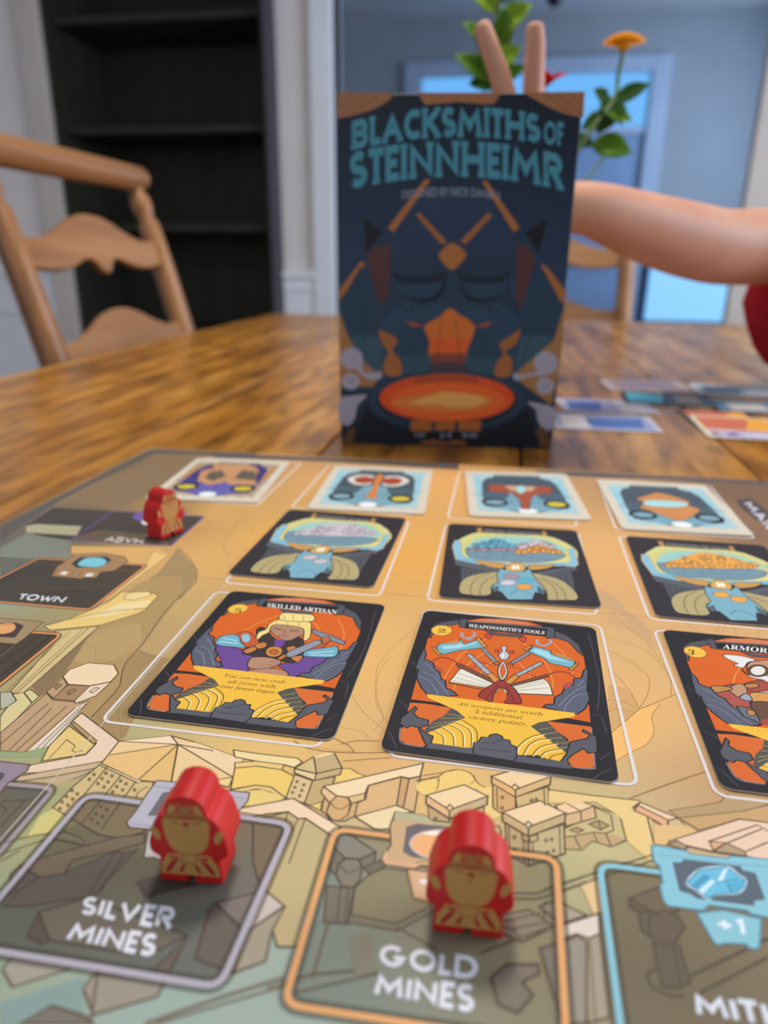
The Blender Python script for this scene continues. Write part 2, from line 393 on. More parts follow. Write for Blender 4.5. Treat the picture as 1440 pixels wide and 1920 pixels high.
multi('wall_left', [(XL-.1, XL, YN, YB, 0, HC)], WALL)
# right wall with its window opening (y 0.1..2.0, z 0.85..2.25)
multi('wall_right', [(XR, XR+.1, YN, .1, 0, HC), (XR, XR+.1, 2.0, YB, 0, HC), (XR, XR+.1, .1, 2.0, 0, .85), (XR, XR+.1, .1, 2.0, 2.25, HC)], WALL)
multi('wall_rear', [(XL, -1.7, YN-.1, YN, 0, HC), (.5, XR, YN-.1, YN, 0, HC), (-1.7, .5, YN-.1, YN, 0, 1.05), (-1.7, .5, YN-.1, YN, 2.35, HC)], WALL)
# back wall: alcove for the dark bookcase, then the wide opening to the blue room
AX0, AX1, OX0, OX1 = -1.93, -0.945, -0.66, 0.985
multi('wall_back', [(XL, AX0, YB, YB+.12, 0, HC), (AX1, OX0, YB, YB+.12, 0, HC), (OX1+.03, XR, YB, YB+.12, 0, HC),
                    (AX0, AX1, YB, YB+.12, 2.45, HC), (OX0, OX1, YB, YB+.12, 2.35, HC)], WALL)
multi('wall_far', [(-2.1, -.644, YF, YF+.1, 0, 2.46), (.98, XR, YF, YF+.1, 0, 2.46), (-.644, .98, YF, YF+.1, 2.13, 2.46)], BLUEW)
multi('wall_far_left', [(-.9, -.8, YB+.11, 3.5, 0, 2.46), (-2.1, -.8, 3.47, 3.52, 0, 2.46), (-2.1, -2.0, 3.52, YF, 0, 2.46)], BLUEW)
multi('wall_far_right', [(XR, XR+.1, YB+.12, 3.6, 0, 2.8), (XR, XR+.1, 5.2, YF, 0, 2.8), (XR, XR+.1, 3.6, 5.2, 0, .9), (XR, XR+.1, 3.6, 5.2, 2.3, 2.8)], BLUEW)
# white wainscot with a moulded cap on the back wall, and casings
multi('trim_1', [(XL, AX0-.10, YB-.018, YB, 0, .80), (XL, AX0-.10, YB-.035, YB, .78, .815), (XL, AX0-.10, YB-.028, YB, .60, .63)], WHITE, .004)
multi('trim_2', [(AX1+.045, OX0-.095, YB-.018, YB, 0, .80), (AX1+.045, OX0-.095, YB-.035, YB, .785, .815), (AX1+.045, OX0-.095, YB-.028, YB, .735, .75)], WHITE, .004)
multi('trim_3', [(OX0-.095, OX0, YB-.03, YB+.14, 0, 2.42), (OX0, OX1, YB-.03, YB+.14, 2.35, 2.45)], WHITE, .006)
PALE = mat('pale_casing_paint', 'd4cac2', .6, .3, noise=4)
multi('trim_4', [(OX1, OX1+.10, YB-.03, YB+.02, 0, 2.42)], PALE, .006)
multi('trim_5', [(AX0-.10, AX0, YB-.03, YB+.02, 0, 2.5), (AX0-.1, AX1+.045, YB-.03, YB+.02, 2.45, 2.55)], PALE, .006)
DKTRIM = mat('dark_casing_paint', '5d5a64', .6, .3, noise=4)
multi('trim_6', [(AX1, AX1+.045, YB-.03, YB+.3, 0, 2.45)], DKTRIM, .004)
multi('baseboard_far', [(-2.0, -.77, YF-.02, YF, 0, .14), (1.11, XR, YF-.02, YF, 0, .14)], WHITE)
# the far room: casing, bright transom, blue-grey door leaf below it
FRAME = mat('blue_room_casing', 'b4c2da', .5, .4, noise=4)
d = struct(empty('door_1', (.168, YF, 0)))
v, f = merge([boxgeo(-.932, -.812, -.04, .02, 0, 2.21), boxgeo(.812, .932, -.04, .02, 0, 2.21), boxgeo(-.812, .812, -.04, .02, 2.11, 2.21), boxgeo(-.812, .812, -.02, .06, 1.72, 1.77)])
mesh_obj('door_frame', v, f, FRAME, d, bevel=.006)
LEAF = mat('door_leaf_paint', '8ba6cc', .5, .4, noise=4)
for x0, x1 in ((-.808, -.002), (.002, .808)):
    lf = mesh_obj('door_leaf', *merge([boxgeo(x0, x1, .0, .04, 0, 1.72)]), LEAF, d, bevel=.004)
    box('door_panel', x0+.12, x1-.12, -.012, .0, .2, .7, LEAF, lf, .006); box('door_panel', x0+.12, x1-.12, -.012, 0, .82, 1.6, LEAF, lf, .006)
    box('pane', x0, x1, .02, .026, 1.77, 2.11, GLASS, d)
# right wall windows, and an unseen rear one added for the fill
def window(name, boxes, panes):
    o = struct(empty(name)); mesh_obj('window_frame', *merge([boxgeo(*b) for b in boxes]), WHITE, o, bevel=.004)
    for p in panes: box('pane', *p, GLASS, o)
window('window_1', [(XR-.02, XR+.06, .02, .1, .77, 2.33), (XR-.02, XR+.06, 2.0, 2.08, .77, 2.33), (XR-.02, XR+.06, .1, 2.0, 2.25, 2.33), (XR-.05, XR+.06, .02, 2.08, .79, .85), (XR, XR+.05, 1.03, 1.07, .85, 2.25)],
       [(XR+.03, XR+.035, .1, 1.03, .85, 2.25), (XR+.03, XR+.035, 1.07, 2.0, .85, 2.25)])
window('added_rear_window', [(-1.78, -1.7, YN-.06, YN+.02, .97, 2.43), (.5, .58, YN-.06, YN+.02, .97, 2.43), (-1.7, .5, YN-.06, YN+.02, 2.35, 2.43), (-1.78, .58, YN-.06, YN+.05, .99, 1.05), (-.62, -.58, YN-.05, YN, 1.05, 2.35)],
       [(-1.7, -.62, YN-.035, YN-.03, 1.05, 2.35), (-.58, .5, YN-.035, YN-.03, 1.05, 2.35)])
window('window_3', [(XR-.02, XR+.06, 3.52, 3.6, .82, 2.38), (XR-.02, XR+.06, 5.2, 5.28, .82, 2.38), (XR-.02, XR+.06, 3.6, 5.2, 2.3, 2.38), (XR-.05, XR+.06, 3.52, 5.28, .84, .9)],
       [(XR+.03, XR+.035, 3.6, 5.2, .9, 2.3)])
# ---- dark bookcase in the alcove
DKW = mat('dark_bookcase_stain', '34342a', .6, .3, noise=9, col2='2a2a22', stretch=(1, 1, .2))
bc = tag(empty('bookcase', ((AX0+AX1)/2, YB+.3, 0)), 'dark empty built-in bookcase with deep shelves in the wall alcove', 'bookcase')
hw = (AX1-AX0)/2
box('back_panel', -hw, hw, .13, .15, 0, 2.45, DKW, bc)
for s in (-1, 1): box('side_panel', s*hw-.0125-(.0125 if s > 0 else -.0125), s*hw+.0125-(.0125 if s > 0 else -.0125), -.3, .13, 0, 2.45, DKW, bc)
for z in (.1, .52, .98, 1.38, 1.80, 2.2): box('shelf', -hw+.025, hw-.025, -.27, .13, z, z+.028, DKW, bc, .003)
# ---- pendant lamp over the far half of the table, and the hanging fixture in the blue room
BRASS = mat('aged_brass', '8a6a3a', .35, .5, noise=20, metal=.9)
SHADE = mat('linen_shade', 'e6d8c0', .8, .2, noise=60, emit=('ffe2b8', 1.2))
BLK = mat('black_metal', '1c1e22', .45, .5, noise=20)
pl = tag(empty('pendant_lamp', (-.03, .52, 2.05)), 'round linen pendant lamp hanging over the wooden dining table', 'lamp')
v, f = tubegeo([(0,0,.0), (0,0,.24)], [.34, .28], 36, False); o = mesh_obj('lamp_shade', v, f, SHADE, pl, smooth=True)
o.modifiers.new('th', 'SOLIDIFY').thickness = .003
tube('cord', [(0,0,.2), (0,0,.85)], .004, BLK, pl, 8); tube('canopy', [(0,0,.83), (0,0,.85)], [.05, .055], BRASS, pl, 20)
v, f = merge([tubegeo([(-.285,0,.22),(.285,0,.22)], .003, 6), tubegeo([(0,-.285,.22),(0,.285,.22)], .003, 6)]); mesh_obj('spider', v, f, BRASS, pl)
ld = bpy.data.lights.new('pendant_light', 'AREA'); ld.shape = 'DISK'; ld.size = .30; ld.energy = 14; ld.color = (1.0, .96, .90)
lo = link(bpy.data.objects.new('pendant_light', ld)); lo.location = (-.03, .52, 2.045)
q = on_y(1040, 4, 4.3); fx = tag(empty('hanging_lantern', (q.x, 4.3, ZB+q.z-.02)), 'small black hanging lantern at the top of the blue room', 'lamp')
tube('lantern_body', [(0,0,0), (0,0,.02), (0,0,.10), (0,0,.13)], [.015, .04, .05, .02], BLK, fx, 12); tube('rod', [(0,0,.13), (0,0,2.46-ZB-q.z+.02)], .005, BLK, fx, 6)
# ---- glowing pale blue screen standing in the blue room
a = on_y(1207, 600, 4.2); b = on_y(1378, 470, 4.2)
sc_ = tag(empty('flat_screen', ((a.x+b.x)/2, 4.2, 0)), 'flat screen glowing pale blue beyond the far end of the table', 'screen')
hw = (b.x-a.x)/2; z0, z1 = ZB+a.z, ZB+b.z+.10
SCRF = mat('screen_bezel', '3f5f90', .4, .5, noise=20)
box('screen_body', -hw-.05, hw+.05, 0, .04, z0-.05, z1+.05, SCRF, sc_, .006)
box('screen_face', -hw, hw, -.004, .0, z0, z1, mat('lit_screen', '9cd0ff', .5, .3, noise=2, emit=('8fd0ff', .85)), sc_)
box('stand', -.04, .04, .0, .04, .02, z0-.05, SCRF, sc_); box('stand_base', -.22, .22, -.12, .14, 0, .02, SCRF, sc_, .005)
for n_ in ('linen_shade', 'lit_screen'): MATS[n_].cycles.emission_sampling = 'NONE'
# ---------------------------------------------------------------- table
TWOOD = wood('table_pine', '74471a', 'a86e24', 'c68f42', 30, .27, 1, .7, .26, 1)
tb = tag(empty('dining_table', (.115, .45, 0)), 'large golden pine plank dining table under the board game', 'table')
TX0, TX1, TY0, TY1 = -.565, .585, -1.0, 1.0
ws = [.150, .138, .146, .141, .152, .136, .147]; x = TX0
ws.append(TX1-TX0-sum(ws))
for wd in ws:
    mesh_obj('plank', *boxgeo(-wd/2+.0006, wd/2-.0006, TY0, TY1-.09, -.034, 0), TWOOD, tb, bevel=.0022).location = (x+wd/2, 0, ZT); x += wd
EW = wood('table_pine_cross', '74471a', 'a86e24', 'c68f42', 30, .27, 0, .7, .26, 1)
mesh_obj('end_board', *boxgeo(TX0, TX1, -.044, .044, -.034, 0), EW, tb, bevel=.0022).location = (0, TY1-.045, ZT)
for s in (-1, 1):
    box('apron', s*.5-.011, s*.5+.011, -.88, .88, ZT-.135, ZT-.0345, TWOOD, tb, .002); box('apron', -.489, .489, s*.89-.011, s*.89+.011, ZT-.135, ZT-.0345, EW, tb, .002)
    for t in (-1, 1):
        mesh_obj('leg', *tubegeo([(s*.49,t*.88,0),(s*.49,t*.88,.05),(s*.49,t*.88,.09),(s*.49,t*.88,.40),(s*.49,t*.88,.55),(s*.49,t*.88,.57),(s*.49,t*.88,ZT-.035)], [.022,.03,.024,.034,.04,.046,.046], 16), TWOOD, tb, smooth=True)
# ---------------------------------------------------------------- chairs
CWOOD = wood('chair_pine', '6a4426', '94643a', 'a87848', 22, .38, 2, .45, .12)
CWOODY = wood('chair_pine_slats', '6a4426', '94643a', 'a87848', 22, .38, 1, .45, .12)
def chair(loc, rz, label, topz=1.005):
    c = tag(empty('ladder_back_chair', loc, rz), label, 'chair', 'ladder-back dining chairs')
    W = .207
    px = lambda z: 0.0 if z < .5 else -.235*(z-.5)*(.6+.8*(z-.5))
    for s in (-1, 1):
        zs = [0, .06, .2, .45, .6, .75, .85, .93, .945, .955, .965, .975, .985, topz]
        rs = [.014, .019, .019, .020, .0205, .0205, .0195, .0185, .013, .017, .018, .017, .0125, .0135]
        tube('post', [(px(z), s*W, z) for z in zs], rs, CWOOD, c, 16)
    xr = px(topz)
    ys = [-.245, -.24, -.228, -.222, -.216, -.18, -.08, 0, .08, .18, .216, .222, .228, .24, .245]
    tube('top_rail', [(xr, y, topz+.006) for y in ys], [.008, .018, .021, .018, .021, .0215, .022, .0225, .022, .0215, .021, .018, .021, .018, .008], CWOODY, c, 16)
    top = [(-.2,.020),(-.15,.017),(-.1,.030),(-.05,.049),(0,.056),(.05,.049),(.1,.030),(.15,.017),(.2,.020)]
    bot = [(.2,-.022),(.14,-.029),(.09,-.025),(.05,-.014),(.028,-.016),(.014,-.030),(0,-.036),(-.014,-.030),(-.028,-.016),(-.05,-.014),(-.09,-.025),(-.14,-.029),(-.2,-.022)]
    ol = smooth_pts(top, k=3)+smooth_pts(bot, k=3)
    for z in (.885, .745, .61):
        o = slab('slat', ol, .013, CWOODY, c, 'x', .003); o.location = (px(z), 0, z); o.rotation_euler = (0, -.30 if z > .7 else -.18, 0)
    sw = [(-.01,-.20),(.40,-.24),(.42,-.22),(.42,.22),(.40,.24),(-.01,.20)]
    o = slab('seat', sw, .03, CWOODY, c, 'z', .008); o.location = (0, 0, .445)
    for s in (-1, 1):
        tube('leg', [(.385, s*.205, 0), (.385, s*.205, .05), (.385, s*.205, .3), (.385, s*.205, .44)], [.013, .018, .021, .020], CWOOD, c, 14)
        tube('stretcher', [(0, s*W, .18), (.19, s*.206, .18), (.385, s*.205, .18)], [.008, .012, .008], CWOOD, c, 10)
    tube('stretcher', [(.385, -.205, .24), (.385, 0, .24), (.385, .205, .24)], [.008, .013, .008], CWOODY, c, 10)
    tube('stretcher', [(0, -W, .24), (0, 0, .24), (0, W, .24)], [.008, .012, .008], CWOODY, c, 10)
    return c
chair((-.458, .862, 0), 0, 'pine ladder-back chair with round top rail, left of the table beside the dark bookcase')
chair((1.055, .80, 0), math.pi, 'pine ladder-back chair on the right of the table under the person in red')
q = on_y(1179, 530, 1.60)
chair((q.x-.207, 1.585, 0), -math.pi/2, 'pine ladder-back chair tucked at the far end of the table behind the game box')
# ---------------------------------------------------------------- game board
INK = printmat('board_ink', .50, .3)
CINK = printmat('card_ink', .52, .2, .11)
BINK = printmat('box_ink', .45, .25)
BX0, BX1, BY0, BY1 = -137.0, 400.0, -300.0, 211.5
bdl = tag(empty('game_board', (0, 0, ZT)), 'printed fantasy game board with card slots and mine spaces lying on the table', 'game board')
GREYCORE = mat('board_core', '58565a', .7, .3, noise=200)
box('board_body', BX0/1000, BX1/1000, BY0/1000, BY1/1000, .0, .00195, GREYCORE, bdl, .0004)
bmap = lambda px, py: tuple(v*1000 for v in on_z(px, py)[:2])
P = Print(bmap)
# --- the painted ground: colours sampled over the board, blended
GR = '''700,900 e8ac5f|560,1010 ecb056|760,1050 e9aa54|300,885 7c664c|150,980 6a5d4e|40,1020 6c6a60|400,960 dba862|380,1060 e0ac66|300,1130 c8a668|700,1430 e4b06e|
640,1240 ecb568|1190,1330 e6b474|1180,1050 e6ae6a|1310,1100 e0aa70|1390,925 7c6048|1440,1000 8a6a50|1400,1500 c89c6c|90,1470 a8a878|30,1720 94a68e|300,1880 9db0a4|570,1700 a6b8aa|
1110,1590 cfc08a|1080,1650 b2ac7c|1180,1800 a29470|250,1190 be9c68|60,1180 a09468|600,1900 a0b0a4|860,1480 eabc74|500,1440 ecc070|1430,1650 d8b490|860,900 e6aa64|1100,890 c09262|560,865 d09c62|20,1110 9aa088|1010,1330 e8b470|150,1560 b0a870|330,960 a07c50'''
S = []
for t in GR.replace('\n', '').split('|'):
    a, h = t.split(); x, y = map(float, a.split(',')); S.append((bmap(x, y), srgb(h)))
def ground(x, y):
    ws = 0; c = [0, 0, 0]
    for (sx, sy), k in S:
        w_ = 1/((x-sx)**2+(y-sy)**2+60)**1.5; ws += w_
        for i in range(3): c[i] += w_*k[i]
    return (c[0]/ws, c[1]/ws, c[2]/ws, 1)
NX, NY = 60, 60; fs, cs = [], []
xs = [BX0+(BX1-BX0)*i/NX for i in range(NX+1)]; ys = [BY0+(BY1-BY0)*j/NY for j in range(NY+1)]
gc = [[ground(x, y) for y in ys] for x in xs]
for i in range(NX):
    for j in range(NY):
        fs.append([(xs[i],ys[j]),(xs[i+1],ys[j]),(xs[i+1],ys[j+1]),(xs[i],ys[j+1])]); cs.append([gc[i][j],gc[i+1][j],gc[i+1][j+1],gc[i][j+1]])
P.add(fs, 'ffffff', cs)
# dark scorched edge of the picture
P.trace('''
L1 f 5f5a56 : 0,470 850,38 1440,60 1440,78 870,62 560,210 330,330 120,470 0,560
L2 f 5f5a58 : 0,28 1440,92 1440,128 700,80 0,58
L4 f 605a5a : -400,10 0,22 1440,95 1440,130 700,85 0,60 -400,40
L1 f 4a4440 : 0,560 300,365 640,385 395,550 200,520 140,470
L1 f 8c7355 : 400,300 870,90 1080,100 790,320 640,385
L1 f b4ae8c : 145,470 200,458 460,470 430,522 150,505
L1 f 84887c : 0,590 150,510 400,555 380,640 180,650 0,630
L1 f 8c9084 : 0,630 220,655 0,800
L1 f 6a6a62 : 0,640 200,655 60,760 0,790
L1 o dcae6a .3 a07c4c : 400,580 900,590 950,625 830,700 580,690 400,620
L1 o ecc47c .3 8a6c44 : 860,610 950,630 830,720 600,890 560,900 815,695
L1 f a98c60 : 1000,590 1100,700 1110,760 1020,880 860,900 780,815 900,720
L1 l 6e5638 .35 : 1000,590 1060,640 1110,720 1100,790 1030,850 980,900
L1 o ecc47c .35 6a5236 : 640,880 760,820 890,870 850,900 720,940 560,930
L5 f b4935f : 780,400 1090,60 1280,0 1440,0 1440,150 1130,540 1000,690 960,880 720,1120 640,1090 300,900
L5 fs bd9c68 : 560,620 780,440 1090,372 1130,430 1130,540 900,660 700,700
L5 f 8d7450 : 250,880 780,400 690,500 640,580 500,790 370,920 320,955
L5 f a8895a : 1000,690 1100,590 1350,660 1300,700 1180,900 1000,1270 940,1310 780,1190 720,1120 960,880
L5 ls 6e5638 .45 : 1440,150 1300,300 1140,530 1000,690 965,800 945,880 860,980 722,1125
L5 ls a08458 .25 : 690,495 800,450 1080,372 1130,420 1130,540
L5 l a08458 .2 : 620,480 760,580 750,670 1010,690
L5 l a08458 .2 : 760,690 960,600 1100,540
L5 ls 96794e .22 : 1100,580 1200,640 1350,660
L5 ls 96794e .22 : 1050,860 1060,930 1130,1010
L5 ls 96794e .22 : 930,960 940,1100 970,1290
L5 o ecc878 .4 : 350,400 540,345 740,262 870,200 960,128 1190,130 1260,155 1150,272 1090,300 800,390 600,410 400,430
L5 f f2daa0 : 760,300 960,215 1200,190 1160,245 850,320 600,335
L5 l 6e5638 .25 : 360,385 620,330 900,285 1160,250
L5 l 6e5638 .25 : 540,345 900,270 1150,262
L5 o f2d692 .3 : 1000,150 1050,130 1190,125 1200,150 1060,192 985,182
L5 o d8be84 .4 : 430,440 690,410 785,400 240,885 180,932 70,932 480,480
L5 l 6e5638 .35 : 700,415 130,932
L5 l 6e5638 .25 : 660,420 100,932
L5 l 8a7048 .25 : 560,432 60,905
L5 o b9b8a0 .45 : 0,925 90,920 132,985 80,1032 0,1062
L5 o dccb92 .4 : 0,1120 60,1040 130,990 100,940 190,925 245,900 312,955 250,1012 0,1275
L5 l 6e5638 .5 : 190,925 255,1010
L5 f c2b684 : 0,1270 250,1015 320,955 370,945 0,1260
L5 o c39e76 .4 : 420,985 590,1000 640,1010 705,995 385,1355 180,1402 0,1388 0,1250 370,930
L5 f e8d6c0 : 640,1030 705,995 385,1355 220,1395 610,1040
L5 l 6a5038 .35 : 385,1010 0,1340
L5 l 6a5038 .35 : 410,1050 70,1388
L5 l 6a5038 .35 : 535,1030 120,1398
L5 l 6a5038 .35 : 600,1045 190,1400
L5 l 6a5038 .3 : 640,1040 275,1385
L5 l 6a5038 .3 : 690,1010 330,1370
L5 o c09a72 .35 : 500,808 535,862 425,975 370,920
L5 o ab8560 .35 : 540,865 712,875 592,992 420,975
L5 o ecd2b4 .35 : 712,875 882,842 765,950 600,1012 592,992
L5 o f4d6ae .45 : 500,800 550,745 700,690 905,705 940,775 880,840 710,872 540,860
L5 o 9c7a56 .3 : 430,885 460,853 490,866 450,902
L5 o 9c7a56 .3 : 530,922 580,895 607,910 552,945
L5 o e0c4a0 .3 : 710,920 760,885 790,890 735,930
L5 f 9aa878 : 0,1390 180,1402 400,1345 340,1440 0,1440
L5 o eed0b2 .45 : 650,1088 945,1312 822,1470 320,1562 150,1570 250,1500 680,1420 765,1330 560,1165
L5 o e9c87e .4 : 550,1190 752,1340 680,1415 330,1470 390,1350
L5 o c09a60 .35 : 585,1155 770,1310 745,1335 570,1180
L5 l 6e5638 .3 : 390,1450 530,1300 598,1350 572,1390 600,1400 660,1385
L5 o d2b48c .4 : 320,1560 822,1470 770,1525 440,1590 100,1640 160,1590
L5 o c8ac84 .35 : 440,1592 770,1527 640,1590 420,1680 100,1694 100,1640
L5 f b8a878 : 330,1694 600,1610 700,1570 560,1694
''')
# pyramid-roofed tower, houses, walls and gate
P.trace('''
M1 o d6ba82 .45 : 760,205 1045,340 1150,345 1140,480 1080,720 900,772 740,740 395,540 560,370
M1 f f0d8a8 : 770,200 1055,338 1040,356 752,222
M1 l 5e4a34 .4 : 805,232 508,590
M1 l 5e4a34 .4 : 912,290 615,655
M1 l 5e4a34 .4 : 1018,342 760,700
M1 l 5e4a34 .4 : 752,222 1042,356
M1 ls 5e4a34 .3 : 1020,470 1040,420 1110,380
M1 f d6c87c : 300,600 400,545 590,660 460,715 200,760
p o f0cc92 .45 : 223,1390 321,1380 366,1392 456,1424 434,1458 405,1466 330,1470 258,1462 190,1432
p f f6d8b6 : 223,1390 321,1380 334,1396
p f f4d2a4 : 334,1396 366,1392 456,1424 436,1456
p f ecc07c : 334,1396 205,1416 192,1431 258,1462
p f e8bc74 : 334,1396 258,1462 322,1468
p l 5e4a34 .4 : 321,1380 334,1396
p l 5e4a34 .35 : 223,1390 334,1396
p l 5e4a34 .35 : 205,1416 334,1396
p l 5e4a34 .4 : 260,1462 334,1396
p l 5e4a34 .5 : 321,1466 334,1396
p l 5e4a34 .4 : 436,1457 334,1396
p l 5e4a34 .4 : 400,1408 334,1396
M2 o f0d48e .35 : 680,205 850,180 810,270 700,240
M3 o f5dc9e .4 : -160,100 0,125 290,158 330,185 270,225 200,205 0,180 -150,150
M3 o eeca7c .35 : -150,190 0,180 200,205 185,242 0,215 -150,230
M3 o f4ce6c .4 : -150,230 0,215 185,242 275,290 212,442 110,365 0,350 -180,380
M3 o e8c880 .4 : -180,385 0,350 110,365 212,442 200,455 100,400 0,378 -180,420
M3 fs f0d27c : -150,420 0,385 100,402 190,452 0,492 -150,490
M3 fs f4cc70 : 590,330 560,280 600,230 660,232 720,265 775,282 650,320
M3 ls 6e5638 .35 : 610,232 670,232 720,262 778,284
M3 o e2c28a .4 : 275,275 402,320 345,478 212,442
M3 o caaa72 .4 : 402,320 562,290 545,345 470,472 380,495 345,478
M3 o e6ce94 .4 : 275,235 428,270 416,318 272,262
M3 o caae76 .4 : 428,270 612,228 598,275 416,318
M3 o dabe82 .4 : 278,232 408,148 430,268
M3 o c8ac78 .45 : 410,150 558,125 612,228 430,268
M3 f f4dca6 : 405,150 515,122 558,127 430,156
M3 o f0cc70 .35 : 380,495 470,468 460,520 480,540
M3 o e6c088 .4 : 480,362 575,428 522,478 460,400
M3 o d6aa74 .4 : 485,440 522,478 500,542 530,598 465,530
M3 o deb47a .4 : 800,352 1032,292 1002,492 700,572 722,475 778,450
M3 o cfa26a .4 : 1032,292 1088,305 1046,512 1000,490
M3 o dab27c .4 : 1088,305 1168,288 1125,542 1046,512
M3 o f8daac .45 : 480,360 1190,195 1165,288 1090,302 1030,290 800,352 775,408 655,437 572,427
M3 o e4bc84 .35 : 655,437 775,408 770,455 680,480
M3 o d9ab72 .4 : 530,470 575,428 652,440 672,482 655,560 592,605 540,598 500,542
M3 ls 6e5638 .3 : 530,470 560,510 610,520 668,482
M3 o d4ac74 .35 : 680,480 722,475 700,572 655,590 640,605 592,605 655,560
M3 o f2d8a6 .4 : 705,575 995,495 1110,542 985,560 960,660 885,665 840,660
M3 o c6b07c .45 : -20,600 230,542 300,590 350,588 535,712 480,912 440,1200 330,1500 150,1500 -20,900
M3 o f6d6b0 .45 : -180,530 0,495 265,445 600,650 538,712 350,585 300,590 228,540 75,556 -150,600
M3 l 5e4a34 .35 : 350,588 232,912
M3 l 5e4a34 .3 : 300,590 180,830
M3 l 5e4a34 .3 : 228,540 150,800
M3 f a9bcae : 330,1290 540,1000 520,1250 300,1500
M4 fs f2ce74 : 0,170 130,125 180,88 260,76 330,98 370,150 440,190 375,200 240,240 60,240
M4 ls 6e5638 .35 : 0,142 130,122 180,90 260,77 335,100 380,160 425,185
M4 ls 8a6c44 .25 : 130,122 138,170 122,205
M4 ls 8a6c44 .2 : 355,110 362,140 330,165
M4 f f2d080 : 380,195 470,180 475,320 530,350 420,420 415,310
M4 o daaa6a .4 : 470,162 610,245 610,345 530,352 472,310
M4 o d8b67c .4 : 610,245 812,182 816,300 780,310 620,310
M4 o e8b474 .45 : 463,118 612,200 610,247 466,162
M4 o deb67c .45 : 612,200 828,118 822,168 610,247
M4 o f8d4a0 .45 : 463,118 588,82 828,118 612,200
M4 o c4a474 .35 : 72,295 205,375 205,398 80,382
M4 o caae7c .35 : 205,375 418,305 418,380 260,400
M4 o e8b684 .45 : 63,235 205,325 205,377 62,285
M4 o d0b282 .45 : 205,325 440,240 436,292 205,377
M4 o f8d6a4 .45 : 63,235 295,170 440,240 205,325
M4 o ecc48e .35 : 185,310 208,290 230,312 205,335
M4 o ecc48e .35 : 585,185 608,165 630,185 608,207
M4 f f0ce84 : 820,205 1380,265 1440,400 1440,640 1300,520 1200,330 1080,260 880,290
M4 l 5e4a34 .4 : 815,200 1080,235 1380,268
M4 o d2bc84 .4 : 905,440 1085,365 1085,300 1250,355 1290,510 1195,548 1080,510 1015,568 905,560
M4 f c8a878 : 905,490 1080,465 1190,470 1290,505 1195,548 1080,510 1015,568 905,560
M4 l 5e4a34 .35 : 905,490 970,485 1085,462 1165,468 1212,450 1195,355 1000,262
M4 l 5e4a34 .35 : 970,485 1010,562
M4 l 5e4a34 .35 : 1165,468 1195,545
M4 l 5e4a34 .3 : 1085,462 1115,520
M4 o f6d0a2 .4 : 855,300 975,258 1092,300 1010,332 905,356
M4 o deb688 .4 : 905,356 1010,332 1092,300 1106,372 920,425
M4 l 5e4a34 .35 : 925,285 1010,332 1015,395
M4 o b89c6c .35 : 940,448 990,432 1028,448 990,465
M4 o b89c6c .35 : 1060,412 1120,388 1185,420 1132,448
M4 l 5e4a34 .3 : 1120,388 1132,448
M4 o c2a474 .45 : 545,395 690,485 692,668 560,592
M4 o cab484 .45 : 690,485 908,412 914,592 692,668
M4 o d2ac7c .45 : 532,338 690,430 690,487 530,392
M4 o cab07e .45 : 690,430 918,345 912,402 690,487
M4 o f8d6a4 .45 : 532,338 760,268 918,345 690,430
M4 o cfc4a4 .35 : 665,412 690,394 713,414 690,440
M4 o b89a68 .35 : 650,470 690,490 690,525 655,505
M4 o c6ac7c .35 : 695,490 745,475 748,512 700,525
M4 l 5e4a34 .3 : 570,420 575,590
M4 l 5e4a34 .3 : 880,425 885,600
M4 l 5e4a34 .3 : 660,510 665,655
M4 l 5e4a34 .3 : 715,520 718,655
M4 l 5e4a34 .3 : 495,190 500,320
M4 l 5e4a34 .3 : 785,195 790,300
M8 f f0ce88 : 30,82 610,158 690,250 705,415 650,455 480,240 330,150 30,160
M8 o eab084 .45 : 580,208 600,170 800,268 790,318 665,245
M8 o f4d0a8 .45 : 620,155 862,255 800,270 600,172
M8 o d8b890 .4 : 800,270 862,255 905,302 792,320
M8 l 5e4a34 .45 : 665,250 705,415
M8 l 5e4a34 .45 : 565,195 615,155
M8 f bd9c70 : 810,207 1130,155 1180,100 1290,110 1440,165 1280,210 870,255
M8 f cfa470 : 870,255 1280,212 1440,175 1440,290 1260,265 990,330
M8 l 8a6c44 .25 : 555,125 900,0
M8 l 8a6c44 .3 : 800,207 1130,155 1185,95
M8 l 8a6c44 .35 : 865,255 1280,210 1440,172
M8 f e8c080 : 700,300 900,300 985,340 820,410 790,430 710,420
M8 l 8a6c44 .3 : 890,265 1000,335
M8 o f2ceb0 .45 : 800,405 1255,262 1480,290 1480,540 1290,500 1080,470
M8 o e4b080 .4 : 1060,405 1170,415 1090,465
M8 o b89c78 .4 : 1090,470 1170,415 1290,470 1300,500
M8 l 5e4a34 .35 : 1060,405 1370,300 1440,340
M8 l 5e4a34 .35 : 1180,415 1400,325
M8 l 5e4a34 .35 : 1300,470 1440,410
M8 o b09672 .4 : 790,425 855,400 925,440 900,460
M8 l 7a6544 .4 : 0,710 350,600 700,490
M8 l 7a6544 .4 : 0,765 360,640 720,520
M8 f ecc890 : 240,690 345,650 400,850 320,870
M8 o b8a888 .4 : 0,800 100,790 260,880 110,940 0,965
M8 o 988868 .35 : 40,860 100,820 210,885 120,905
M8 o e6d4c6 .45 : 100,950 350,870 358,1000 290,1030 210,1000 112,1032
M8 o a89c84 .4 : 112,1032 210,1000 290,1030 358,1000 420,1540 260,1580 130,1540
M8 l 7a6a54 .4 : 215,1005 250,1560
M8 l 7a6a54 .4 : 290,1030 330,1560
M8 l 7a6a54 .3 : 250,1020 285,1560
''')
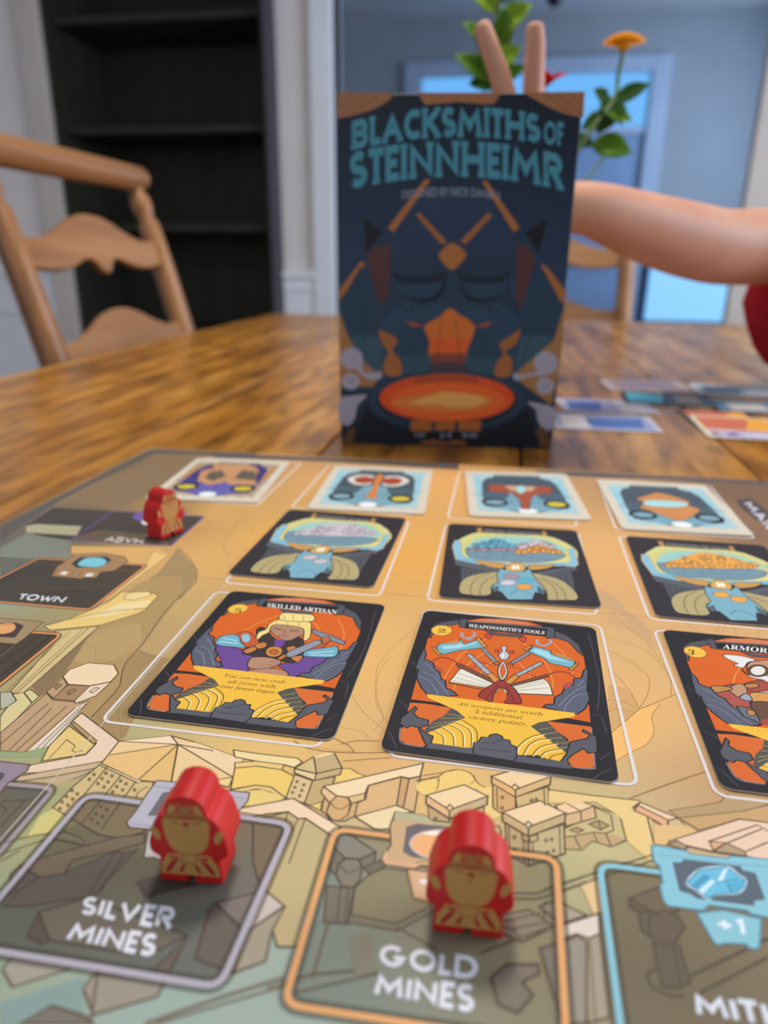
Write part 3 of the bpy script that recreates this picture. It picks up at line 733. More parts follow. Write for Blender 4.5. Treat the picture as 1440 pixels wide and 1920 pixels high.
for crop, pts, sx in (('M1', '540,410 580,435 500,455 545,475 465,495 510,520 450,545 650,470 615,520 580,560 795,280 840,300 765,320 810,345 735,358 780,383 905,338 945,360 875,380 920,405 845,420 1010,405 705,290 670,325 755,530 800,555 720,585 770,605 685,625 735,655', 13),
                      ('M3', '292,325 340,348 276,366 326,388 260,402 310,426', 11), ('M4', '530,248 528,313 605,490 605,562 710,266 738,260 798,512 832,506 805,585 845,575 120,377', 11)):
    for t in pts.split():
        x, y = map(float, t.split(','))
        P.trace('%s o 9a7c50 .22 : %g,%g %g,%g %g,%g %g,%g' % (crop, x-sx*.5, y-sx*.8, x+sx*.7, y-sx*.7, x+sx*.6, y+sx*.8, x-sx*.8, y+sx*.7))
# terrain contour lines in the sand
P.trace('''
L8 f d4a873 : 0,50 100,80 300,150 410,290 430,375 380,330 200,200 0,140
L8 f d8a76a : 0,690 150,720 230,800 278,912 130,1035 0,1120
L8 f f8bd6c : 30,1130 280,910 460,870 390,980 412,1120 350,1220 200,1300 60,1385
L8 l a8803f .3 : 20,1130 280,912 640,765
L8 ls a8803f .22 : 470,870 395,970 415,1110 350,1225 200,1300 60,1385
L8 ls a8803f .22 : 0,380 250,500 370,640 350,790 280,905
L8 ls a8803f .22 : 0,540 120,650 230,800 278,905
L8 ls a8803f .2 : 0,270 300,360 480,520 560,640 570,790
L8 ls a8803f .18 : 150,170 330,290 560,600
L8 ls a8803f .18 : 0,420 200,490 310,580
L8 ls a8803f .2 : 0,820 150,850 250,900
L8 ls a8803f .2 : 0,930 100,910 240,940
L8 ls a8803f .25 : 210,1710 500,1600 890,1470
L8 l a8803f .18 : 630,90 820,225
L8 l a8803f .18 : 860,100 1000,230
L8 l a8803f .18 : 960,110 1000,170 980,210
L8 l a8803f .18 : 1080,110 1030,220
L8 l a8803f .18 : 1110,120 1160,245
L8 l a8803f .18 : 1340,130 1360,265
L7 ls b4884e .2 : 40,420 60,350 140,260 240,170
L7 ls b4884e .2 : 40,430 50,540 80,640 30,700
L7 ls b4884e .18 : 320,40 600,60 1190,60
L7 ls b4884e .18 : 1230,60 1300,90 1400,180
L6 ls b4884e .2 : 1240,600 1310,700 1420,790
L6 ls b4884e .2 : 1440,400 1380,500 1370,640 1440,760
L6 ls b4884e .18 : 1180,770 1300,800 1330,830
L6 ls b4884e .2 : 990,870 1130,890 1250,900
L2 ls b4884e .2 : 0,410 160,360 220,460 240,510
L2 ls b4884e .2 : 220,460 330,420 440,380
L2 ls b4884e .18 : 720,900 900,820
L2 ls b4884e .18 : 1000,760 1200,710 1290,690
L2 ls b4884e .18 : 1000,800 1230,790
M3 ls 8a6c44 .25 : 270,35 400,95 700,120 1100,110
M3 ls 8a6c44 .2 : 620,180 800,165 960,155
M3 ls 8a6c44 .22 : 560,20 660,70 700,120
M3 ls 8a6c44 .2 : 600,60 720,35 880,38
M3 ls 8a6c44 .22 : 1170,285 1300,265 1440,240
M3 ls 8a6c44 .22 : 1165,318 1290,290 1298,330 1280,390
L4 f d0a474 : 80,950 180,985 290,1060 300,1110 420,1190 520,1290 500,1355 300,1170 100,1080
L1 ls a07a48 .25 : 1380,390 1260,560 1290,640
''')
# --- the semi-transparent mine and town panels, their frames, plates and lettering
def quadr(crop, c4, r):
    """rounded quadrilateral on the board: corners TL TR BR BL"""
    q = [Vector(P.map(*photo(crop, *p))) for p in c4]; out = []
    for i in range(4):
        a, b, c = q[i-1], q[i], q[(i+1) % 4]; d1 = (a-b).normalized()*r; d2 = (c-b).normalized()*r
        for t in (0, .25, .5, .75, 1): out.append(tuple((b+d1)*(1-t)**2 + b*2*t*(1-t) + (b+d2)*t*t))
    return out
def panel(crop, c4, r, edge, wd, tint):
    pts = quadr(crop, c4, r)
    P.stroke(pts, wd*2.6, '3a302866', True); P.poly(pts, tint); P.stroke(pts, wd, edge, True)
P.trace('''
M1 o c0a880 .4 : 300,1060 150,970 400,890 870,762 1090,735 1080,800 870,862 550,930 480,1030
M1 o 968a7c .4 : 480,1030 870,865 930,882 1030,852 700,1200 200,1280 30,1280 200,1100 300,1062
M1 l 6a5a48 .4 : 870,870 660,1195
M1 l 6a5a48 .4 : 930,885 740,1190
M1 o 8f8478 .4 : 150,975 290,1060 200,1130 60,1200 80,1030
M1 o b0a494 .4 : 1030,1110 1300,1040 1400,1060 1130,1215
M6 o b4a890 .45 : 185,285 420,215 905,395 760,470 600,480 240,420
M6 o 8a7a6c .4 : 185,285 240,420 200,440 130,400
M6 o a09484 .45 : 400,650 460,575 700,600 905,400 870,470 760,690 450,780
M6 l 6a5a48 .5 : 470,580 440,800
M6 o a8a090 .45 : 10,560 60,500 340,540 330,560 60,645
M6 o a09480 .45 : 1010,270 1040,240 1180,390 1130,580 940,510
M6 o cfc0b4 .45 : 1040,240 1280,180 1370,255 1190,380
M6 o a89c84 .45 : 1190,380 1375,260 1310,380 1280,520 1120,580
M6 o 706860 .4 : 660,140 800,100 950,150 700,210
M6 f 8aa098 : 0,720 400,600 400,800 0,823
M6 o 7c7468 .5 : 100,823 250,735 420,790 450,823
M6 l 7c7060 .8 : 700,823 1080,690 1370,600
M6 l 7c7060 .5 : 750,823 1370,640
G1 o b4a87e .4 : 590,1010 690,915 790,880 940,900 1100,1140 860,1250 560,1190
G1 o a49a7c .4 : 560,1190 860,1250 1100,1130 1110,1170 870,1300 530,1240
G1 o 8c8470 .4 : 640,880 725,840 830,800 800,860 690,925
G1 o 98907a .45 : 400,1000 500,1010 585,1015 560,1120 540,1255 380,1240
G1 l 6a5c46 .4 : 490,1010 470,1250
G1 l 6a5c46 .4 : 545,1015 520,1250
G1 o 958c78 .4 : 450,745 520,815 480,855 465,930 420,900 415,820
G1 o 9a917c .4 : 620,820 728,775 720,842 650,880 635,870
G1 o a89e86 .45 : 480,855 530,820 610,825 637,870 622,960 580,1012 500,1002 465,930
G1 ls 6a5c46 .35 : 485,855 540,915 632,870
G1 o b0a898 .45 : 465,660 530,640 728,775 620,822 520,815 450,745
M7 l 7a6a50 .5 : 580,330 760,430
M7 l 7a6a50 .6 : 275,320 205,560
M7 l 7a6a50 .6 : 0,610 205,545 500,520
M7 l 7a6a50 .5 : 120,630 500,540
M7 f a9a48c : 370,380 460,360 500,530 400,560
M7 o b0a288 .45 : 1060,280 1180,255 1290,330 1150,400 1060,360
M7 l 7a6a50 .5 : 1060,310 1230,270
M7 l 7a6a50 .5 : 1090,345 1270,310
M7 ls 7a6a50 .5 : 1060,330 1120,360 1150,400
M7 l 7a6a50 .6 : 960,450 1280,330
M7 o 9c8e7c .45 : 1010,560 1080,500 1220,500 1230,540 1150,580 1200,640 1130,720 1040,680
M7 l 7a6a50 .5 : 1100,180 1220,180 1440,100
M7 l 7a6a50 .5 : 1100,205 1220,205 1440,130
M7 o b0a088 .45 : 1230,240 1300,215 1440,280 1320,320
M7 o 9c9080 .5 : 1230,430 1400,375 1440,400 1440,768 1330,768
M8 o a28c6c .45 : 550,770 760,690 800,800 870,850 760,870 690,852
M8 o 86745e .45 : 550,775 690,855 610,865 548,822
M8 o 907e68 .45 : 610,865 690,855 700,1030 630,980
M8 o 8c7a66 .45 : 670,890 770,850 860,880 905,960 830,1065 720,1060 672,980
M8 o 8a7864 .45 : 700,1060 870,1070 940,1310 860,1350 760,1335
M8 l 6a5a48 .5 : 830,1070 880,1340
M8 ls 6a5a48 .5 : 740,1220 670,1250 690,1330 800,1390 900,1400
M8 l 6a5a48 .6 : 920,1280 1440,1030
M8 l 6a5a48 .5 : 1000,1380 1440,1150
''')
# town and smelter boards on the left, abyss board, unnamed left mine
P.trace('''
L1 f 4c443c : 640,385 1150,415 960,580 395,550
L1 f 6e5f4c : 430,530 560,490 900,520 960,580 395,550
L5 o 8a7a60 .3 : 300,130 720,95 880,150 640,200 300,160
''')
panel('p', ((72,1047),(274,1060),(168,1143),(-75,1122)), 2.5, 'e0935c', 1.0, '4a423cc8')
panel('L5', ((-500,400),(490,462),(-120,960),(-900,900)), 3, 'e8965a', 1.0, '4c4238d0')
P.trace('''
L5 l 2e2620 .5 : 410,470 0,800
L5 l 2e2620 .4 : 330,460 0,700
L5 l 2e2620 .4 : 250,450 0,610
L5 l 6a5c4c .5 : 150,520 0,640
L5 l 6a5c4c .3 : 350,100 700,100 760,130
L5 o a58a66 .4 : -120,330 0,335 150,345 345,365 200,490 130,540 0,530 -120,525
L5 f 4a3c3c : -120,380 130,370 190,395 120,490 -120,480
L5 fs eaa468 : 0,385 90,375 125,400 100,440 20,460 -60,450 -60,400
L5 l 6e5638 .3 : 20,395 110,385
L1 o a9835c .35 : 320,700 430,625 580,620 700,640 720,670 640,720 540,730 460,765 290,750
L1 f 3c3c40 : 400,680 450,645 600,640 630,660 570,700 430,705
L1 fs 7cc8d4 : 440,690 480,652 560,648 600,668 560,698
L1 o b08458 .3 : 290,745 330,712 420,715 400,750
L1 o b08458 .3 : 435,750 470,715 570,720 540,760
L1 f e8dcd0 : 335,740 350,725 385,725 370,745
L1 f e8dcd0 : 475,755 490,735 530,735 515,755
''')
P.letters('TOWN', P.quad('L1', (120,850), (385,866), (345,902), (95,882)), .20, 'e6e4e8', .1)
P.stroke([P.map(*photo('L1', *q)) for q in ((640,385),(1150,415),(960,580),(395,550))], .9, '6e5a94', True)
P.trace('''
L1 f 75609c : 740,420 790,385 1000,395 1060,385 1040,400 860,470 780,440
L1 e e6dce0 : 820,448 24,14
''')
P.letters('ABVH', P.quad('L1', (610,525), (815,538), (800,572), (580,555)), .22, 'd8d2c4', .08)
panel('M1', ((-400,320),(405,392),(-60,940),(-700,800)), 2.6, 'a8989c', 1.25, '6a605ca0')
P.trace('''
S1 ls 6a5a40 .35 : 0,840 180,795 330,772 400,765
S1 ls 6a5a40 .35 : 0,905 150,855 300,815 520,855
S1 ls 6a5a40 .35 : 0,945 120,880
S1 o c0b080 .35 : 310,790 390,770 480,800 530,855 440,830 330,810
M1 l 5a4c40 .4 : 0,490 190,480 370,420
M1 l 5a4c40 .4 : 0,690 190,480
M1 l 5a4c40 .4 : 0,510 50,550 20,590
M1 o 9a8894 .45 : -200,200 10,192 220,215 205,262 60,355 -10,440 -200,430
M1 f 5c5258 : -200,270 20,275 40,290 0,345 -200,350
''')
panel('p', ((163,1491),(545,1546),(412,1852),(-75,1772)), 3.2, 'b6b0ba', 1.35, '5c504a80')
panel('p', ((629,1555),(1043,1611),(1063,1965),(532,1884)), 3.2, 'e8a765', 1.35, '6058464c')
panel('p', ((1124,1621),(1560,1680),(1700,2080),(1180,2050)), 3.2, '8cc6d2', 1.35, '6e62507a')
P.trace('''
p o b9b6c0 .4 : 294,1464 345,1468 405,1480 468,1487 464,1503 440,1530 420,1575 300,1557 243,1552 237,1543 252,1525 277,1487
p l 7c7680 .2 : 290,1475 458,1498
p l 7c7680 .2 : 247,1545 415,1566
p f 6d666a : 305,1487 328,1483 410,1492 395,1537 290,1530 276,1531
p fs e6e6ee : 305,1518 325,1505 350,1505 345,1525 320,1530
p o cac6c2 .3 : 279,1558 340,1567 330,1625 288,1608 270,1609
p o cfaa7c .4 : 741,1523 795,1529 812,1541 905,1552 935,1549 940,1560 925,1640 790,1624 777,1629 722,1621 716,1610 733,1585 731,1550
p l 8a6c48 .25 : 737,1540 745,1530 800,1537 815,1548 930,1560
p l 8a6c48 .25 : 727,1612 777,1620 790,1615 900,1630
p f dcae80 : 716,1610 724,1595 730,1612 790,1621 777,1629 722,1621
p f b8b48c : 741,1523 795,1529 812,1541 935,1554 930,1562 742,1536
p f 6c6262 : 762,1551 783,1545 900,1560 890,1625 772,1608 755,1598 758,1580
p fs c8bcb8 : 767,1584 777,1567 806,1557 860,1558 875,1600 811,1611 782,1602
p fs f2b274 : 771,1584 780,1569 807,1560 860,1562 870,1600 811,1608 784,1600
p fs fbf0e0 : 793,1563 820,1559 850,1561 815,1567
p o d2a474 .3 : 763,1630 850,1642 840,1705 786,1687 776,1685 772,1670
p f d8b088 : 772,1634 840,1645 832,1695 789,1682 780,1678
M8 o 8fc8d6 .4 5f97a6 : 690,440 715,432 905,465 950,490 1180,515 1205,500 1430,520 1500,530 1560,910 1440,895 1330,872 1310,850 1060,815 1020,850 800,820 770,790 745,690 765,670 740,560 710,540
M8 l 6fa8b8 .25 : 735,490 900,510 1180,545 1440,570
M8 f 5d6872 : 825,540 885,540 895,520 1265,565 1275,590 1360,610 1422,780 1350,790 1355,822 985,775 940,745 870,725
M8 fs b8d4e0 : 910,672 995,582 1175,562 1250,612 1302,650 1295,705 1245,745 1100,755 1060,787 975,725
M8 o 70c2de .25 3f7f98 : 920,670 1000,590 1170,570 1240,620 1290,650 1285,695 1240,735 1100,745 1060,775 985,720
M8 f 4f9fc0 : 945,690 1030,615 1072,632 985,712
M8 f d4eef6 : 1112,662 1150,590 1185,570 1150,665
M8 f d4eef6 : 990,720 1080,650 1100,665 1020,745
M8 f 5cb4d4 : 1170,675 1285,655 1285,695 1240,735 1200,740
M8 l 3f7f98 .25 : 1110,668 1250,650
M8 l 3f7f98 .25 : 1180,672 1210,740
M8 o 8fc8d4 .4 5f97a6 : 985,868 1150,850 1395,905 1385,1080 1360,1102 1310,1085 1300,1065 1160,1060 1120,1072 1090,1050
''')
P.letters('+1', P.quad('M8', (1105,890), (1275,900), (1300,1015), (1130,985)), .2, 'eef4fa', .2)
P.letters('+', P.quad('M5', (215,645), (320,660), (310,745), (205,730)), .26, 'f2ece6')
P.letters('SILVER', P.quad('M6', (412,208), (852,262), (822,378), (384,292)), .225, 'e6e6ee', .13)
P.letters('MINES', P.quad('M6', (362,330), (772,392), (738,504), (312,424)), .225, 'e6e6ee', .13)
P.letters('GOLD', P.quad('M7', (512,408), (955,468), (945,575), (505,505)), .225, 'e6e6ee', .13)
P.letters('MINES', P.quad('M7', (495,540), (940,592), (930,722), (480,645)), .225, 'e6e6ee', .13)
P.letters('MITHRIL', P.quad('M8', (945,1375), (1900,1500), (1960,1690), (985,1530)), .225, 'e2e4ee', .13)
P.trace('''
L4 f 54484c : 1180,245 1290,225 1440,330 1440,430 1370,425 1240,330
L4 l a07850 .5 : 1130,230 1400,455
''')
P.letters('MARKET', P.quad('L4', (1300,250), (1720,620), (1600,680), (1240,270)), .26, 'c8c4cc', .1)
# --- white card slots
for rw, ty in enumerate((193.8, 96.6, 0.0)):
    for cx in (-85.8, 0, 85.8, 171.6):
        if cx < 0 and rw: continue
        P.stroke(rrect(cx, ty-87.6, cx+66.5, ty, 3.2), .95, 'e6dcd8', True)
# the two fold lines of the board
P.stroke([(1.2, BY0), (1.2, 8), (2.5, 30)], .3, 'd8ccb8'); P.stroke([(BX0, 13), (BX1, 9)], .12, 'b08c58')
P.build('printed_artwork', bdl, INK, .00200, 1e-6)
# ---------------------------------------------------------------- cards
CW, CH = 64.2, 85.2
CARDEDGE = mat('card_stock', 'cfc8bc', .6, .3, noise=300)
def card(loc_mm, deg, base, label, z=.0, group=None, cat='card'):
    """a card lying flat; returns (thing, Print whose mapper takes picture points on this card)"""
    c = tag(empty('playing_card', (loc_mm[0]/1000, loc_mm[1]/1000, ZB+z+.0003), math.radians(deg)), label, cat, group)
    ol = [(x/1000, y/1000) for x, y in rrect(-CW/2, -CH/2, CW/2, CH/2, 3.2)]
    n = len(ol); V = [(x, y, s) for s in (0, .00038) for x, y in ol]
    mesh_obj('card_body', V, [tuple(reversed(range(n))), tuple(range(n, 2*n))]+[(i, (i+1) % n, n+(i+1) % n, n+i) for i in range(n)], CARDEDGE, c)
    a = math.radians(deg)
    def mp(px, py):
        p = on_z(px, py, z+.0007); dx, dy = p.x*1000-loc_mm[0], p.y*1000-loc_mm[1]
        return (dx*math.cos(a)+dy*math.sin(a), -dx*math.sin(a)+dy*math.cos(a))
    p = Print(mp, '2c2624'); p.poly(rrect(-CW/2, -CH/2, CW/2, CH/2, 3.2), base)
    return c, p
KB = '262428'
# --- the frame shared by the three upgrade cards, traced once from the middle one
cw, pw = card((116.75, -44.6), -1.8, KB, "upgrade card showing hammers and open book, reading WEAPONSMITH'S TOOLS", group='upgrade cards in the nearest row')
FRAME_A = '''
L7 ls 4c4a50 .35 : 112,715 130,745 150,800
L7 ls 4c4a50 .35 : 165,545 215,585 240,640
L7 ls 4c4a50 .35 : 1165,190 1222,420 1215,600
L7 ls 4c4a50 .35 : 1190,620 1240,640 1262,720
L7 ls 4c4a50 .35 : 1190,960 1240,930 1290,910
L7 ls 4c4a50 .35 : 225,335 245,350 260,390
L7 ls 4c4a50 .35 : 1230,860 1280,822
L7 f dc651f : 228,540 318,215 345,165 420,140 490,128 600,112 720,115 850,130 960,165 1040,195 1100,240 1140,300 1152,380 1178,662 1060,640
L7 f d58056 : 540,126 620,113 720,114 830,132 925,168 700,150
L7 ls ee9a4c .35 : 390,500 420,400 520,280 640,215
L7 ls ee9a4c .35 : 450,500 500,380 620,290
L7 ls ee9a4c .35 : 980,480 960,380 880,280 790,230
L7 ls ee9a4c .35 : 560,480 610,380 690,320
L7 ls ee9a4c .35 : 1090,440 1060,330 980,240
L7 ls ee9a4c .3 : 870,470 850,400 790,340
L7 f dc6c2c : 222,558 300,562 442,585 400,630 345,655 300,700 340,760 290,792 200,775 170,752 175,700 190,680
L7 f dc6c2c : 945,655 1180,685 1200,880 1188,907 1085,900 1035,860 1060,800 1060,750 1000,710
L7 ls 8e8a8c .35 : 172,690 168,750 195,776 290,792
L7 ls 8e8a8c .35 : 1182,690 1200,880 1188,907 1090,900
L7 o 54565f .4 1e1c20 : 345,150 390,130 490,118 490,140 400,155 350,185 330,215 318,215
L7 o 54565f .4 1e1c20 : 975,170 1060,205 1120,255 1140,310 1118,295 1060,235 980,212
L7 f f5bf42 : 312,512 1095,612 1093,632 905,662 862,683 1052,822 1035,840 1022,868 945,855 900,835 790,835 560,797 520,797 330,770 315,718 515,637 470,600 318,532
L7 f 55554f : 440,588 470,600 515,637 315,718 300,700 345,655 405,625
L7 f 55554f : 905,662 945,655 1000,710 1062,765 1065,800 1050,825 862,683
L7 l b49a58 .25 : 330,690 420,668
L7 l b49a58 .25 : 350,668 470,655
L7 l b49a58 .25 : 385,640 500,640
L7 l b49a58 .25 : 415,615 505,632
L7 l b49a58 .25 : 905,700 970,690
L7 l b49a58 .25 : 930,725 1000,715
L7 l b49a58 .25 : 960,748 1030,742
L7 l b49a58 .25 : 990,772 1060,770
L7 l b49a58 .25 : 1020,796 1065,792
L7 ls 8a6a20 .4 : 345,705 395,735 400,780
L7 ls 8a6a20 .4 : 385,685 445,725 455,785
L7 ls 8a6a20 .4 : 420,670 495,712 505,790
L7 ls 8a6a20 .4 : 455,657 540,705 545,795
L7 ls 8a6a20 .4 : 495,647 570,700 578,770
L7 ls fff0b0 .3 : 352,702 402,735 407,780
L7 ls fff0b0 .3 : 392,682 452,725 462,785
L7 ls fff0b0 .3 : 428,668 502,712 512,790
L7 ls fff0b0 .3 : 462,655 547,705 552,795
L7 ls 8a6a20 .4 : 782,830 800,785 860,740 930,722
L7 ls 8a6a20 .4 : 822,835 850,785 900,755 965,748
L7 ls 8a6a20 .4 : 868,840 898,802 940,782 998,772
L7 ls 8a6a20 .4 : 912,850 940,818 1025,800
L7 ls 8a6a20 .4 : 958,858 980,838 1040,825
L7 ls fff0b0 .3 : 790,832 808,788 868,745 935,728
L7 ls fff0b0 .3 : 830,838 858,788 908,760 970,754
L7 ls fff0b0 .3 : 876,842 905,806 946,788 1003,778
L7 ls fff0b0 .3 : 920,852 948,822 1030,806
L7 o 5a5a62 .4 1e1c20 : 175,640 250,578 260,592 240,610 262,635 320,650 318,678 275,690 310,720 345,735 335,770 320,792 300,770 285,735 265,690 230,680 205,692 168,668
L7 o 5a5a62 .4 1e1c20 : 1070,765 1160,747 1175,730 1135,712 1140,700 1210,740 1215,820 1165,825 1140,800 1080,835 1055,860 1072,892 1030,885 1020,868 1050,830
L7 f 5a5a62 : 305,798 330,772 400,780 480,795 560,797 790,838 880,850 1020,868 1075,892 1080,908 960,895 770,868 560,832 400,808
L7 o 5c5c66 .4 1e1c20 : 555,800 560,770 585,765 600,740 640,742 645,728 680,722 710,735 715,750 750,757 755,780 785,790 790,840 770,868 560,832
L7 l 77777f .3 : 562,772 600,768 610,745 640,745
L7 l 3c3c44 .3 : 600,768 650,775 715,752
L7 l 3c3c44 .3 : 590,800 760,820
L7 o 5c6070 .45 1e1c20 : 300,268 308,300 300,325 345,345 355,380 380,395 385,430 410,440 415,480 450,495 475,520 400,525 310,512 280,475 258,430 258,405 268,385 250,372 275,310
L7 o 5c6070 .45 1e1c20 : 1160,375 1166,390 1160,490 1175,540 1150,590 1110,618 1040,606 925,582 945,567 985,565 987,530 1025,510 1040,480 1085,465 1090,430 1130,425 1142,385
L7 ls 868a96 .3 : 272,420 320,440 360,490 370,515
L7 ls 868a96 .3 : 290,395 350,420 400,480 430,520
L7 ls 868a96 .3 : 300,345 340,380 380,430
L7 ls 868a96 .3 : 1165,510 1100,520 1050,570 1040,600
L7 ls 868a96 .3 : 1155,470 1090,500 1010,575
L7 ls 868a96 .3 : 1140,440 1110,470
L7 o 54565f .4 1e1c20 : 485,115 525,113 528,128 960,158 988,165 988,216 950,218 940,207 515,163 485,158
L7 f 1c1a1e : 520,133 952,168 942,205 513,160
L7 o 54565f .3 1e1c20 : 620,178 660,182 700,190 790,196 830,202 800,212 660,200
L7 eo f4c24a .3 a85a20 : 390,175 55,27
'''
LETTER = 'f0ece4'
pw.trace(FRAME_A)
ART_W = '''
L7 o 7c4a36 .25 : 465,352 490,350 705,458 690,470 480,374
L7 o 7c4a36 .25 : 720,470 952,405 958,420 730,480
L7 o e9e2cf .3 : 430,448 455,418 490,375 690,468 706,497 690,490
L7 o e9e2cf .3 : 705,507 718,482 930,430 955,450 968,478 978,516 720,506
L7 l 9a9280 .25 : 460,425 700,488
L7 l 9a9280 .25 : 475,400 698,480
L7 l 9a9280 .25 : 445,440 690,490
L7 l 9a9280 .25 : 720,495 955,450
L7 l 9a9280 .25 : 720,500 970,478
L7 l 9a9280 .25 : 720,488 945,438
L7 l 5e3a2c .5 : 425,452 690,505 985,518
L7 ls a83c30 .8 : 345,335 390,318 440,330 478,352
L7 fs b85048 : 350,360 385,375 400,400 375,385
L7 ls a83c30 .8 : 950,412 1000,395 1060,400 1098,428
L7 fs b85048 : 1025,475 1060,450 1088,447 1060,480
L7 ls a04030 .4 : 480,380 560,370 600,345 660,360
L7 ls a04030 .4 : 740,370 800,375 860,410 900,425
L7 o 8a8e98 .3 : 578,250 606,256 692,345 668,352
L7 o 8a8e98 .3 : 865,275 884,287 772,352 750,345
L7 l c07830 .45 : 622,278 722,210
L7 l c07830 .45 : 735,212 812,302
L7 o a8b0b8 .3 : 520,305 542,298 655,400 630,412
L7 o d8913c .3 : 628,408 660,400 712,455 700,490
L7 o a8b0b8 .3 : 905,343 932,350 800,418 774,410
L7 o d8913c .3 : 774,410 802,420 715,492 712,455
L7 l 60666e .25 : 545,330 560,322
L7 l 60666e .25 : 570,352 585,345
L7 l 60666e .25 : 595,374 612,366
L7 l 60666e .25 : 870,365 885,375
L7 l 60666e .25 : 840,382 855,392
L7 o 78b6c4 .35 : 362,262 380,245 470,242 490,222 510,246 600,218 612,266 480,282 400,302 370,290
L7 f a8d8e0 : 385,258 470,252 490,236 505,256 590,232 560,250 480,268 400,275
L7 o d8913c .3 : 335,266 348,262 392,302 376,307
L7 o d8913c .3 : 570,217 588,212 632,260 612,267
L7 f c88a48 : 395,245 470,225 500,250 470,243
L7 o 78b6c4 .35 : 848,287 875,258 962,280 972,300 1002,312 1098,340 1086,376 960,347 930,322
L7 f a8d8e0 : 868,285 885,272 955,290 970,312 1080,345 960,325
L7 o d8913c .3 : 822,274 866,250 872,259 832,286
L7 o d8913c .3 : 1062,382 1102,348 1116,352 1078,390
L7 f c88a48 : 968,285 1060,315 1095,338 1002,312
L7 ls a0a4ac 1.1 : 500,186 497,205 520,218 548,212 566,200 560,184
L7 l a0a4ac 1.2 : 530,215 540,228
L7 ls a0a4ac 1.1 : 898,222 897,242 925,256 952,250 968,238 962,222
L7 os c84a34 .25 : 620,195 640,192 655,208 640,222 622,212
L7 os c84a34 .25 : 802,215 825,208 838,222 825,240 805,232
L7 os c84a34 .25 : 672,278 690,278 692,290 675,290
L7 os c84a34 .25 : 752,285 772,285 772,298 755,296
L7 os c4c4cc .35 : 705,262 735,262 731,285 750,305 735,328 705,328 690,305 709,285
L7 f eceef2 : 708,300 720,298 718,322 708,320
L7 o b8683c .3 : 665,345 690,340 700,352 675,362
L7 o b8683c .3 : 738,345 765,350 770,362 745,358
L7 ls 3a2420 1.0 : 715,338 692,385 710,438 735,395 715,338
L7 ls d0ccd0 .5 : 715,340 694,385 710,434 733,395 716,342
L7 os 9c3a34 .35 : 585,522 610,490 650,465 705,440 770,478 800,520 812,560 765,562 722,556 740,505 705,475 668,505 655,552 620,540
L7 fs dc651f : 668,552 672,515 705,488 735,512 720,552
L7 l 6a2420 .3 : 625,535 690,460
L7 l 6a2420 .3 : 780,555 725,460
'''
pw.trace(ART_W)
pw.trace('L7 f f5bf42 : 312,512 1095,612 1093,632 905,662 862,683 515,637 470,600 318,532')
pw.font("WEAPONSMITH'S TOOLS", pw.quad('L7', (535,140), (938,178), (932,197), (530,158)), LETTER, bold=True)
pw.font('2', pw.quad('L7', (372,165), (415,168), (412,188), (368,185)), '4a3010', bold=True)
BODY = '5a3c1c'
def lines(p, crop, rows):
    for t, q in rows: p.font(t, p.quad(crop, *q), BODY, True)
lines(pw, 'L7', (('All weapons are worth', ((470,553),(928,610),(924,634),(466,575))), ('2 additional', ((568,592),(820,626),(818,647),(566,612))), ('victory points.', ((536,623),(846,662),(838,688),(530,646)))))
pw.build('printed_face', cw, CINK, .00040, 7e-7)
